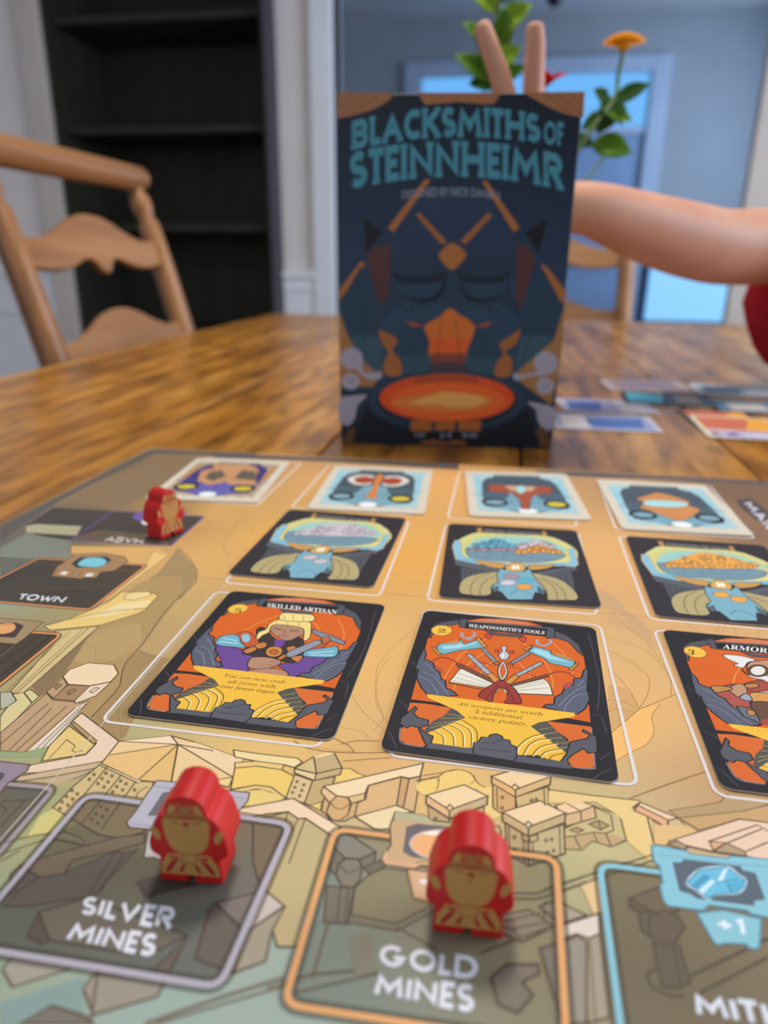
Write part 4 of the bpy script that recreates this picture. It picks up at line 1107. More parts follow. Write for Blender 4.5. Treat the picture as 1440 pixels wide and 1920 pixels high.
# frame reused on the neighbours (same print, same millimetres)
FR = Print(pw.map, '2c2624'); FR.trace(FRAME_A)
AN = Print(pw.map); AN.trace('L7 f f5bf42 : 312,512 1095,612 1093,632 905,662 862,683 515,637 470,600 318,532')
ca, pa = card((37.95, -41.8), -.5, KB, 'upgrade card showing blonde braided smith in purple, reading SKILLED ARTISAN', group='upgrade cards in the nearest row')
pa.g += FR.g
pa.trace('''
L6 os 6f4a94 .35 : 520,345 600,348 690,368 730,395 712,412 690,432 690,478 600,468 515,452 550,430
L6 os 6f4a94 .35 : 850,445 900,430 1020,392 1118,408 1095,445 1040,462 1012,492 900,508 888,470
L6 os 3c3230 .35 : 735,262 772,243 830,300 880,312 945,290 985,318 990,395 930,432 850,418 700,392 662,376 690,350 748,342
L6 f 6f4a94 : 835,308 895,312 868,350 830,342
L6 os c85a30 .35 : 630,280 690,265 738,300 748,330 700,348 652,345 632,312
L6 fs 8fc4d4 : 660,285 690,280 705,300 690,322 665,315
L6 os 70b0c4 .35 : 518,325 555,288 635,285 655,322 678,352 600,346 545,340
L6 l d8eef4 .4 : 540,318 640,330
L6 l d8eef4 .4 : 560,300 635,315
L6 os c85a30 .35 : 1005,352 1080,308 1118,320 1090,348 1030,372
L6 os 70b0c4 .35 : 985,382 1010,365 1100,352 1162,345 1168,382 1150,402 1000,398
L6 l d8eef4 .4 : 1010,380 1150,370
L6 l d8eef4 .4 : 1020,390 1145,390
L6 os b4866c .3 : 806,245 835,224 990,240 988,280 960,292 905,314 858,300 822,275
L6 os f2d884 .35 : 735,300 748,270 788,253 805,225 860,203 1010,213 1026,250 1018,300 985,312 988,262 960,242 830,230 802,270 770,286 745,308
L6 os f4dc8c .35 : 862,178 900,166 1032,178 1026,212 872,206
L6 l c09838 .3 : 880,180 890,205
L6 l c09838 .3 : 930,175 935,208
L6 l c09838 .3 : 985,180 985,212
L6 l c09838 .25 : 850,210 840,230
L6 l c09838 .25 : 900,210 900,232
L6 l c09838 .25 : 960,215 965,240
L6 l 4a2c20 .45 : 830,248 868,256
L6 l 4a2c20 .45 : 912,262 962,262
L6 l 6a4434 .3 : 888,255 880,275 900,278
L6 l 8a4c40 .45 : 852,286 905,292
L6 os d88a40 .35 : 785,372 800,352 830,345 865,352 875,372 855,395 820,400 792,390
L6 os c06a2c .3 : 805,372 830,360 852,372 830,388
L6 os cc8040 .3 : 668,368 722,345 738,360 690,382
L6 os cc8040 .3 : 730,335 782,322 788,345 745,357
L6 os cc8040 .3 : 898,350 940,343 942,365 905,372
L6 os cc8040 .3 : 918,402 982,395 955,428
L6 o 9298a4 .35 : 880,402 905,372 1050,312 1082,314 1078,332 930,400
L6 o c87c3c .35 : 845,410 880,385 900,395 860,420
L6 o 858a98 .35 : 1035,252 1060,262 1130,285 1208,320 1198,336 1120,312 1085,302 1030,270
L6 o c07040 .3 : 1080,300 1120,290 1130,315 1090,330
L6 os ba8a6e .35 : 692,430 716,403 800,403 860,420 862,436 820,456 760,468 695,455
L6 os ba8a6e .35 : 685,476 800,460 888,474 896,502 760,492
L6 l 8a5c48 .3 : 800,425 850,432
L6 l 8a5c48 .3 : 790,440 835,448
''')
pa.g += [g for g in FR.g[-28:]]
pa.g += AN.g
pa.font('SKILLED ARTISAN', pa.quad('L6', (797,114), (1165,152), (1160,174), (793,136)), LETTER, bold=True)
pa.font('5', pa.quad('L6', (625,142), (660,146), (656,166), (620,162)), '4a3010', bold=True)
lines(pa, 'L6', (('You can now craft', ((570,488),(893,525),(886,548),(562,510))), ('all items with', ((588,520),(842,548),(838,568),(584,538))), ('one fewer ingot.', ((550,545),(846,578),(836,602),(542,566)))))
pa.build('printed_face', ca, CINK, .00040, 7e-7)
cr, pr = card((206.0, -43.0), -.74, KB, 'upgrade card cut by the right edge, showing white-haired goggled smith, reading ARMORSMITH', group='upgrade cards in the nearest row')
pr.g += FR.g
pr.trace('''
L8 os b05548 .35 : 950,760 1080,690 1230,700 1250,800 1290,890 1150,880 1020,830
L8 os a84c40 .35 : 1215,690 1350,650 1500,670 1500,770 1250,745
L8 os ccc0b4 .35 : 1290,770 1500,750 1500,860 1300,850
L8 os d89a54 .35 : 1280,765 1440,765 1600,780 1600,900 1310,850
L8 os 6c4c3c .4 : 1295,845 1600,880 1600,1040 1380,1040 1330,960
L8 os 70727c .35 : 1160,890 1290,910 1340,960 1370,1060 1250,1030 1200,980
L8 os c08a48 .3 : 1250,920 1310,925 1330,960 1270,965
L8 fs a84c40 : 1390,1000 1500,1010 1560,1060 1390,1050
L8 os c49474 .35 : 1080,730 1150,685 1220,690 1255,745 1230,790 1170,800 1100,750
L8 os c08850 .35 : 940,700 1090,712 1110,735 960,765 935,745
L8 os c08850 .35 : 1230,690 1340,680 1350,710 1260,720
L8 os a0a8b4 .35 : 1185,800 1250,770 1300,830 1230,830
L8 os c49474 .35 : 1260,500 1440,470 1600,500 1600,640 1300,620
L8 os ebe4e0 .35 : 1040,420 1200,432 1330,470 1260,490 1215,540 1130,510 1170,500 1080,460
L8 os ebe4e0 .35 : 1200,545 1260,600 1440,610 1600,620 1560,720 1400,650 1280,620
L8 eo 6a4c34 .3 : 1350,565 95,55
L8 e e8e2d8 : 1350,565 65,40
L8 eo 6a4c34 .3 : 1560,575 95,55
L8 e e8e2d8 : 1560,575 65,40
''')
pr.g += [g for g in FR.g[-28:]]
pr.g += AN.g
pr.font('ARMORSMITH', pr.quad('L8', (1035,325), (1800,395), (1790,440), (1030,365)), LETTER, bold=True)
pr.font('3', pr.quad('L8', (722,370), (785,380), (775,425), (710,415)), '4a3010', bold=True)
pr.build('printed_face', cr, CINK, .00040, 7e-7)
# --- donation cards: one layout, three piles
def donation(loc, deg, label, title, heap):
    c, p = card(loc, deg, '332f33', label, group='donation cards in the middle row')
    q = Print(card_map2, '2a3438')
    q.trace('''
L3 f 5c6068 : 280,740 350,745 700,830 740,850 760,850 1160,780 1175,810 900,850 720,860 500,820 290,775
L3 f 55565c : 330,790 600,840 560,900 330,920
L3 f 55565c : 880,860 1130,800 1160,960 1000,900
L3 l 42424a .5 : 360,800 355,905
L3 l 42424a .5 : 400,810 395,895
L3 l 42424a .5 : 440,815 435,890
L3 l 42424a .5 : 1090,840 1120,940
L3 l 42424a .5 : 1050,845 1075,920
L3 fs b9a877 : 318,940 340,890 420,850 600,825 740,815 880,840 1040,880 1130,940 1178,1000 1165,1030 1110,1030 1050,1030 960,1025 940,960 740,900 560,920 545,985 480,998 400,992 330,980
L3 ls 6a5a38 .35 : 400,992 400,930 450,870 540,840
L3 ls 6a5a38 .35 : 470,998 470,940 520,880 600,850
L3 ls 6a5a38 .35 : 960,1020 950,960 900,890 860,860
L3 ls 6a5a38 .35 : 1030,1028 1020,960 960,900 890,865
L3 ls 6a5a38 .35 : 1095,1028 1080,970 1010,910 920,872
L3 fs dcd48c : 275,640 300,600 380,560 460,540 700,552 950,565 1060,600 1150,650 1180,700 1120,770 700,790 400,760 300,720
L3 fs d8ce80 : 355,680 330,640 390,580 500,550 700,556 920,570 1040,610 1130,680 1080,720 700,700
L3 fs a5cfb8 : 380,660 400,610 480,575 700,565 900,580 1020,620 1090,680 700,690
L3 fs 9accc8 : 420,650 450,610 560,585 700,580 860,595 980,630 1040,680 700,690
L3 o 8cc2d4 .4 c8a068 : 265,640 285,595 330,600 335,700 400,740 380,755 290,735
L3 o 8cc2d4 .4 c8a068 : 1110,655 1150,650 1185,770 1160,790 1060,780 1100,760 1130,745
L3 f 7fb8cc : 290,735 400,720 700,770 1090,760 1060,785 740,785 400,760
L3 os d09a52 .3 : 430,738 560,755 650,770 630,800 560,795 480,770
L3 os d09a52 .3 : 830,775 940,775 1020,772 960,800 860,812 820,805
''')
    q.trace('L3 os 7896a4 .35 : 365,660 400,650 700,665 1060,690 1075,720 1000,745 850,760 650,752 480,735 380,710\nL3 l 5a7482 .3 : 500,730 560,680 900,695\nL3 l 5a7482 .3 : 640,700 860,725\nL3 l 5a7482 .3 : 640,700 640,745')
    r = random.Random(len(title))
    for k, (x0, y0, x1, y1, col) in enumerate(heap):
        xm = (x0+x1)/2
        q.trace('L3 fs %s : %g,%g %g,%g %g,%g %g,%g %g,%g' % (col, x0, y1, x0*.6+xm*.4, y0*.6+y1*.4, xm, y0, x1*.6+xm*.4, y0*.6+y1*.4, x1, y1))
        its = []
        for i in range(34):
            u = r.random(); v = r.random(); its.append((x0+(x1-x0)*u, y1+(y0-y1)*v*(1-abs(2*u-1)*.8)))
        for x, y in sorted(its, key=lambda t: t[1]):
            q.trace('L3 os %s .32 %s : %g,%g %g,%g %g,%g %g,%g' % (col, '4a4650', x-24, y, x-4, y-15, x+24, y-3, x+4, y+14))
    q.trace('''
L3 os d8a860 .35 5a4020 : 650,800 690,765 740,758 790,775 800,800 770,825 700,830
L3 e fff6e0 : 712,792 14,16
L3 e fff6e0 : 742,792 14,16
L3 o 7fb0c0 .4 : 610,800 690,822 780,825 830,800 860,860 890,900 940,960 930,985 870,975 850,1028 670,1028 620,970 560,965 545,940 600,900 590,850
L3 o 5a6c74 .3 : 550,945 600,930 600,965 570,975
L3 o 5a6c74 .3 : 890,930 945,975 930,995 890,970
L3 l 4a6a78 .35 : 690,985 740,960 800,970 860,1005
''')
    coin = heap[0][4]
    for cc, (cx, cy) in zip([h[4] for h in heap]*4, ((695,858), (800,888), (670,905), (790,935))[:4 if len(heap) > 2 else 2]):
        q.trace('L3 eo %s .3 6a5a50 : %g,%g 58,20' % (cc, cx, cy))
    q.trace('L3 f c09050 : 445,505 480,505 480,540 450,540\nL3 f c09050 : 920,530 950,535 955,570 920,560')
    q.font(title, q.quad('L3', (500,515), (905,542), (905,562), (498,533)), 'b4aca8')
    p.g += q.g; p.build('printed_face', c, CINK, .00040, 7e-7)
_a = math.radians(2.1)
def card_map2(px, py):
    p = on_z(px, py, .0007); dx, dy = p.x*1000-120.8, p.y*1000-55.0
    return (dx*math.cos(_a)+dy*math.sin(_a), -dx*math.sin(_a)+dy*math.cos(_a))
donation((31.6, 58.1), -1.4, 'black donation card heaped with grey ore, above SKILLED ARTISAN card', 'DONATION OF IRON', [(430,570,1030,672,'cdc0c6')])
donation((120.8, 55.0), 2.1, "black donation card with pile of mixed treasures, above WEAPONSMITH'S TOOLS card", "SPECIAL DONATION", [(400,640,730,668,'a8929c'), (430,590,720,640,'62b4cc'), (740,590,1000,650,'d8ccd0'), (740,640,1050,685,'eea444')])
donation((206.5, 53.0), -.3, 'black donation card heaped with gold coins at the right edge of the board', 'DONATION OF GOLD', [(420,575,1050,675,'eda84a'), (460,590,1000,675,'eda84a')])
# --- cream item cards of the far row
CREAM = 'd9cfba'
GRP = 'item cards in the farthest row'
def item_base(p, pale, mid, dark, wave, badge):
    """field, side strips, waves, banner and badges that all item cards share"""
    zig = lambda x0, x1, y, a, n: [(x0+(x1-x0)*i/n, y+(a if i % 2 else 0)) for i in range(n+1)]
    p.poly([(-27,-30)]+zig(-27, 27, -35, 2.5, 14)+[(27,-30),(27.5,34),(-27.5,34)], pale)
    p.poly([(-23,-26),(-12,-30),(-7,-34),(7,-34),(12,-30),(23,-26),(24,12),(20,26),(13,32),(-13,32),(-20,26),(-24,12)], dark)
    p.poly(smooth_pts([(-20,-22),(-10,-12),(-6,2),(6,2),(10,-12),(20,-22),(8,-32),(-8,-32)], True), mid)
    for s_ in (-1, 1):
        for r_ in (10, 13.5, 17): p.stroke([(s_*17+r_*math.cos(t*.314-.2)*-s_, -19+r_*math.sin(t*.314-.2)) for t in range(9)], .7, wave)
        p.poly([(s_*23.5,-4),(s_*27,0),(s_*27,24),(s_*24,28),(s_*22.5,14)], '9ccad4' if pale != 'b49a80' else 'c08a58')
        p.poly(ellipse(s_*17, -19, 7.6, 6.6), '2a3038'); p.poly(ellipse(s_*17, -19, 5.2, 3.8), badge[0 if s_ < 0 else 1]); p.stroke([(s_*17-4, -18), (s_*17+4, -20)], .6, '4a4a3c')
    p.rect(-14, 31.5, 14, 35.5, '3c4850')
    for k in range(16): p.rect(-12.6+k*1.6, 32.6, -11.6+k*1.6, 34.5, 'a8b4b8')
    p.poly(smooth_pts([(-5,-30),(0,-27),(5,-30),(3,-35),(-3,-35)], True), 'eef0f0')
STEEL, GEM = '8ab0bc', 'e6ce3c'
c, p = card((-55.3, 148.5), 4.3, CREAM, 'cream item card with purple field and brown goggles behind a red meeple', group=GRP)
item_base(p, 'b49a80', '6d66ac', '3f3a78', '5850a0', (GEM, GEM))
p.trace('''
L1 o c89468 .5 a06c40 : 1110,215 1130,160 1240,130 1300,160 1440,130 1440,240 1290,235 1250,210 1180,240
L2 o c89468 .5 a06c40 : 0,90 210,95 270,130 240,180 150,200 100,170 60,200 0,215
L1 f 6a5c4e : 1150,200 1180,165 1250,155 1270,190 1200,215
L1 f 6a5c4e : 1320,200 1350,165 1440,160 1440,215
L2 f 6a5c4e : 130,165 170,130 230,135 215,170 150,185
''')
p.build('printed_face', c, CINK, .00040, 7e-7)
c, p = card((39.0, 148.7), 3.0, CREAM, 'cream item card with rust-red double axe on blue field', group=GRP)
item_base(p, 'a9ccd2', '7fa8b6', '48565f', '5c8694', (STEEL, GEM))
for s_ in (-1, 1):
    p.poly(smooth_pts([(s_*3,22),(s_*9,25),(s_*15,23),(s_*19,15),(s_*15,6),(s_*9,3),(s_*3,7),(s_*6,14)], True), 'ded8cc')
    p.poly([(s_*2.5,18),(s_*9,22),(s_*14,19),(s_*15,14),(s_*13,8),(s_*8,6),(s_*2.5,10)], 'a84c30'); p.stroke([(s_*4,14),(s_*13,14)], .5, '7c3420')
p.poly([(-1.8,27),(1.8,27),(2.2,18),(1.6,4),(2.2,-14),(4,-20),(-4,-20),(-2.2,-14),(-1.6,4),(-2.2,18)], 'd8843c')
p.build('printed_face', c, CINK, .00040, 7e-7)
c, p = card((125.0, 155.3), 5.2, CREAM, 'cream item card with rust-red war hammer on blue field', group=GRP)
item_base(p, 'a9ccd2', '7fa8b8', '4a5a66', '5c8494', (STEEL, GEM))
p.trace('''
L3 o a8553c .4 : 525,188 985,205 998,252 870,262 835,295 828,372 770,365 760,300 700,252 535,240
L3 f c8a888 : 640,195 880,205 840,240 700,235
L3 l 7c3a28 .6 : 560,215 650,218
L3 l 7c3a28 .6 : 880,228 975,232
L3 e a8d8d8 : 765,225 32,28
''')
p.build('printed_face', c, CINK, .00040, 7e-7)
c, p = card((204.7, 149.3), 2.6, CREAM, 'cream item card with copper and pale blue armour at the far right', group=GRP)
item_base(p, 'a9ccd4', '7aa8b6', '4c5862', '5c8494', (STEEL, STEEL))
p.trace('''
L4 os d08c52 .4 : 395,235 500,200 560,185 680,210 820,260 800,280 900,320 880,345 790,400 700,402 610,370 520,335 420,300 470,265
L4 fs a8dcdc : 450,262 520,245 760,260 800,285 700,300 500,290
L4 l a0623a .5 : 560,200 600,235
L4 l a0623a .5 : 620,340 760,390
''')
p.build('printed_face', c, CINK, .00040, 7e-7)
# --- loose cards on the table to the right of the box
def loose(x, y, deg, base, label, shapes, z=-.0019):
    c, p = card((x, y), deg, base, label, z, 'loose cards on the table')
    for col, pts in shapes: p.poly(pts, col)
    p.build('printed_face', c, CINK, .00040, 7e-7)
R = lambda x0, y0, x1, y1: [(x0,y0),(x1,y0),(x1,y1),(x0,y1)]
loose(196, 372, 92, 'b9b4bc', 'grey card with blue band lying nearest the right side of the box', [('8f96b8', R(-28,-38,28,38)), ('4f6ca8', [(-20,-30),(18,-34),(10,20),(-22,8)]), ('d8ccc4', R(-26,14,26,36))])
loose(206, 446, 96, 'b4b0bc', 'lilac card with blue emblem lying behind the grey banded card', [('a8a4c0', R(-28,-38,28,38)), ('5468a8', [(-24,10),(20,0),(24,34),(-18,36)]), ('d4ccd0', R(-26,-36,26,-10))])
loose(270, 494, 88, '2c343e', 'dark card with cyan picture lying in the middle of the loose cards', [('4a5a6a', R(-29,-39,29,39)), ('58b4cc', [(-24,8),(20,0),(26,36),(-22,38)]), ('9a8a80', R(-20,-30,20,-8))], -.0014)
loose(262, 575, 95, 'c8c0c8', 'pale mauve card lying farthest behind the cyan card', [('a88a90', R(-28,-38,28,38)), ('8a7c90', R(-20,-30,24,30))])
loose(352, 560, 84, 'd4d2d8', 'white and pale blue card lying at the far right of the loose cards', [('b8c8d4', R(-28,-38,28,38)), ('6a7898', [(-20,0),(10,-10),(20,30),(-20,34)]), ('eceef2', R(-26,-34,0,-8))], -.0014)
loose(345, 470, 91, '2c2c34', 'black bordered card with grey-blue picture lying behind the orange one', [('5c7890', R(-26,-36,26,36)), ('b8b0a8', R(-20,-10,16,24)), ('c88a58', R(-24,-32,0,-14))])
loose(300, 400, 3, '34343c', 'black card with salmon and orange picture on the right of the table', [('c86c50', R(-26,-36,26,38)), ('e8a040', [(4,0),(27,-6),(27,38),(14,38)])])
loose(304, 372, -2, 'd8cfb0', 'cream-bordered card with purple oval below a salmon picture at the right edge', [('c86c50', R(-28,-12,29,38)), ('e8a040', [(4,-8),(29,-10),(29,38),(16,38)]), ('b8a8c8', R(-28,-39,28,-16)), ('6a4a9c', ellipse(6,-28,22,10)), ('d8d4e4', ellipse(8,-28,17,6)), ('7a6a50', ellipse(-24,-28,3,6))], -.0014)
# ---------------------------------------------------------------- game box
BTH, BW, BH, BD = .0972, .1555, .2292, .052
B0 = Vector((-.0072, .2579, -.002))
bx = tag(empty('game_box', (B0.x, B0.y, ZT), BTH), 'upright dark blue game box with dwarf face and cauldron, reading BLACKSMITHS OF STEINNHEIMR', 'game box')
BOXM = mat('box_navy_card', '1b2430', .45, .4, noise=200)
box('box_base', .0012, BW-.0012, .0012, BD-.0012, 0, BH-.004, BOXM, bx, .0006)
lid = box('box_lid', 0, BW, 0, BD, .004, BH, BOXM, bx, .0008)
bnx, bny = -math.sin(BTH), math.cos(BTH)
def fmap(px, py):
    d = ray(px, py); n = Vector((bnx, bny, 0)); t = (B0-CAM).dot(n)/d.dot(n); q = CAM+d*t-B0
    return ((q.x*math.cos(BTH)+q.y*math.sin(BTH))*1000, q.z*1000)
P = Print(fmap, '16202c')
W_, H_ = BW*1000-.6, BH*1000-.6
# night-blue field, lighter towards the middle of the design
fs, cs = [], []
cols = [(0, '18202c'), (.12, '1b2a3c'), (.45, '2a405c'), (.7, '2e4c66'), (1, '171c24')]
def fieldc(u, v):
    for (a, c1), (b, c2) in zip(cols, cols[1:]):
        if a <= v <= b:
            t = (v-a)/(b-a); A, B_ = srgb(c1), srgb(c2); return tuple(A[i]+(B_[i]-A[i])*t for i in range(3))+(1,)
n = 16
for j in range(n):
    y0 = .6+(H_-.6)*j/n; y1 = .6+(H_-.6)*(j+1)/n
    fs.append([(.6,y0),(W_,y0),(W_,y1),(.6,y1)]); a, b = fieldc(0, 1-j/n), fieldc(0, 1-(j+1)/n); cs.append([a, a, b, b])
P.add(fs, 'ffffff', cs)
P.trace('''
b1 f a9744e : 38,68 345,70 330,105 300,128 230,165 130,195 38,212
b1 f a9744e : 478,70 940,70 900,132 860,135 700,122 520,138
b1 f a9744e : 1060,70 1400,64 1392,208 1300,190 1200,150 1130,110
b1 l 7c4f34 .4 : 60,190 200,75
b1 l 7c4f34 .4 : 110,195 260,80
b1 l 7c4f34 .4 : 40,150 130,75
b1 l 7c4f34 .4 : 1180,75 1330,190
b1 l 7c4f34 .4 : 1240,75 1385,190
b1 l 7c4f34 .4 : 1310,75 1388,140
b1 l 7c4f34 .4 : 690,80 690,122
b1 f 2a3f5a : 500,590 840,590 1000,850 1000,1029 330,1029 330,850
b1 f 1b1820 : 180,760 288,840 195,945
b1 f 1b1820 : 1192,770 1068,840 1145,952
p f 58383a : 729,455 733,480 728,558 712,573 700,530 688,490 693,468
p f 58383a : 970,455 967,480 967,562 978,578 993,525 1003,490 996,468
b1 f b0713e : 522,545 550,552 348,838 315,815
b1 f b0713e : 833,560 858,555 1042,815 1008,838
b1 f a86a3c : 468,742 492,733 642,892 612,908
b1 f a86a3c : 866,733 892,745 745,905 713,890
b2 f b0713e : 165,30 192,42 50,245 46,190
b2 f b0713e : 1155,42 1192,60 1302,200 1275,265
b2 f a87a4a : 46,300 95,440 190,590 290,640 230,720 50,720
b2 f a87a4a : 1290,270 1270,560 1215,820 1000,660 1120,560 1230,460
b2 f 2c445a : 60,240 165,60 205,90 250,250 275,420 292,620 250,640 190,590 130,500 95,440
b2 f 3a5b6c : 110,440 270,440 292,620 250,640 190,590 130,500
b2 f 2c445a : 1150,90 1275,265 1232,460 1120,560 1010,640 1030,480 1050,380 1085,220
b2 f 3a5b6c : 1225,440 1050,440 1010,640 1120,560 1205,480
b2 l 1e3040 .5 : 150,150 200,560
b2 l 1e3040 .5 : 1180,180 1060,580
b2 f 2a3d53 : 330,0 1000,0 990,200 1035,250 1050,400 900,380 780,370 640,280 520,380 420,380 262,420 290,250 330,200
b1 fs b4743c : 596,965 625,925 665,898 715,920 745,965 715,1010 670,1045 620,1010
b2 fs 1b2939 : 340,90 420,112 520,110 640,88 600,140 480,152 380,140
b2 fs 1b2939 : 695,88 800,110 900,112 990,88 945,140 850,152 735,140
b2 fs 30485f : 372,155 480,160 600,150 570,215 450,225 385,200
b2 fs 1b2939 : 400,222 480,234 560,222 612,165 640,110 630,190 575,245 470,252
b2 fs 30485f : 735,150 850,160 960,150 945,200 880,225 770,215
b2 fs 1b2939 : 925,222 850,234 770,222 722,165 695,110 705,190 755,245 860,252
b2 fs 2a4056 : 645,100 700,100 715,180 745,240 670,262 600,240 635,180
b2 fs 304a62 : 262,420 300,330 380,260 430,235 500,275 590,245 650,275 590,340 480,365 420,380
b2 fs 304a62 : 1050,405 1020,330 960,260 900,245 830,275 750,245 680,275 740,345 830,370 900,382
b2 ls 1a2737 .8 : 380,290 420,250 460,280 430,310 395,300
b2 ls 1a2737 .8 : 960,290 910,250 870,280 900,310 935,300
b2 ls 1a2737 .7 : 480,280 560,250 640,280
b2 ls 1a2737 .7 : 860,290 780,250 700,280
b2 f 2c465c : 350,380 520,388 552,500 548,645 392,645 380,520
b2 f 2c465c : 925,380 790,388 745,520 740,600 760,650 905,650 915,560
b2 f 365666 : 385,560 550,540 548,645 392,645
b2 f 365666 : 742,560 915,560 905,650 760,650
b2 l 22384a .5 : 440,390 450,640
b2 l 22384a .5 : 860,390 840,640
b2 fs d4742f : 518,388 600,335 655,288 705,320 792,388 750,520 735,560 555,560 545,470
b2 f e2642c : 545,450 770,450 745,540 555,540
b2 f 8a4a38 : 552,535 745,535 740,590 556,590
b2 f 4e3f4a : 556,585 740,585 760,665 550,665
b2 l 7a4028 .6 : 605,350 580,640
b2 l 7a4028 .6 : 690,340 720,640
b2 f b0552e : 415,362 480,372 520,385 450,388
b2 f b0552e : 890,365 830,375 790,388 860,390
b2 os a86b3c .4 6a4022 : 265,408 340,440 370,470 340,520 382,570 388,655 305,655 292,590 318,530 282,480
b2 os a86b3c .4 6a4022 : 1045,405 1030,470 1000,500 962,530 1002,575 985,660 908,665 912,590 950,540 930,485 990,440
b2 l 6a4022 .4 : 290,440 350,500
b2 l 6a4022 .4 : 305,570 375,620
b2 l 6a4022 .4 : 1020,440 950,500
b2 l 6a4022 .4 : 990,570 920,630
b2 e a9a8ba : 115,565 62,60
b2 fs a9a8ba : 130,610 160,560 175,580 180,640 240,640 285,650 265,680 200,675
b2 e a9a8ba : 110,690 50,46
b2 fs a9a8ba : 50,790 120,770 200,768 150,820 130,900 90,935 48,900
b2 l 5c5a6a .5 : 95,690 125,690 130,670
b2 e a9a8ba : 1185,590 66,66
b2 fs a9a8ba : 1150,640 1110,640 1060,655 1005,645 1020,685 1090,665 1200,655
b2 e a9a8ba : 1180,715 48,46
b2 fs a9a8ba : 1085,805 1160,815 1230,840 1232,930 1180,965 1140,900 1130,845
b2 l 5c5a6a .5 : 1165,720 1190,725 1195,700
b2 f 141b24 : 200,820 130,1040 1145,1065 1085,820
b2 e 22364a : 640,800 448,172
b2 e 2c465a : 640,790 425,155
b2 e 1c2c3a : 640,795 392,148
b2 e e65426 : 640,782 372,132
b2 fs b4502a : 480,665 640,645 790,660 800,700 640,690 470,705
b2 e f06a2a : 645,800 318,104
b2 fs e48a3c : 330,810 480,770 640,755 820,770 900,800 780,850 560,850
b2 fs f0b05c : 430,815 560,768 620,748 800,765 860,795 780,830 640,832 600,815
b2 f b0682e : 440,905 560,905 555,965 442,962
b2 f b0682e : 578,908 682,908 685,962 575,960
b2 f b0682e : 705,908 828,908 825,965 705,962
b2 f 0c0e12 : 435,965 560,965 560,1012 435,1008
b2 f 0c0e12 : 575,965 690,965 690,1015 575,1012
b2 f 0c0e12 : 703,965 828,965 828,1016 703,1014
b2 f 8a5230 : 495,1020 560,1010 640,1022 700,1012 750,1022 740,1042 500,1038
b2 f 6a4a2c : 110,940 135,960 125,1030 60,1030
b2 f 6a4a2c : 1130,960 1180,940 1220,1050 1160,1055
''')
TEAL = '4c98ae'
def arch(x0, x1, yl, ym, yr, bl, bm, br):
    def f(u, v):
        q = lambda a, b, c: a*(1-u)*(1-2*u)+b*4*u*(1-u)+c*u*(2*u-1)
        top, bot = q(yl, ym, yr), q(bl, bm, br); return fmap(*photo('b1', x0+(x1-x0)*u, bot+(top-bot)*v))
    return f
P.letters('BLACKSMITHS', arch(112, 1155, 228, 148, 190, 388, 318, 350), .25, TEAL, .07, .05)
P.letters('OF', arch(1175, 1285, 228, 228, 236, 358, 360, 364), .22, TEAL, .08, .05)
P.letters('STEINNHEIMR', arch(108, 1285, 402, 336, 415, 606, 534, 612), .24, TEAL, .07, .05)
P.font('DESIGNED BY NICK DANIELS', arch(395, 935, 612, 592, 618, 655, 640, 658), '9aa4b4')
for t, x0, x1 in (('14+', 465, 525), ('2-4', 600, 665), ('30-60', 722, 806)): P.font(t, P.quad('b2', (x0,970), (x1,970), (x1,1000), (x0,1000)), 'a8b0bc')
P.build('printed_face', lid, BINK, .0003, 1e-6, 'y')
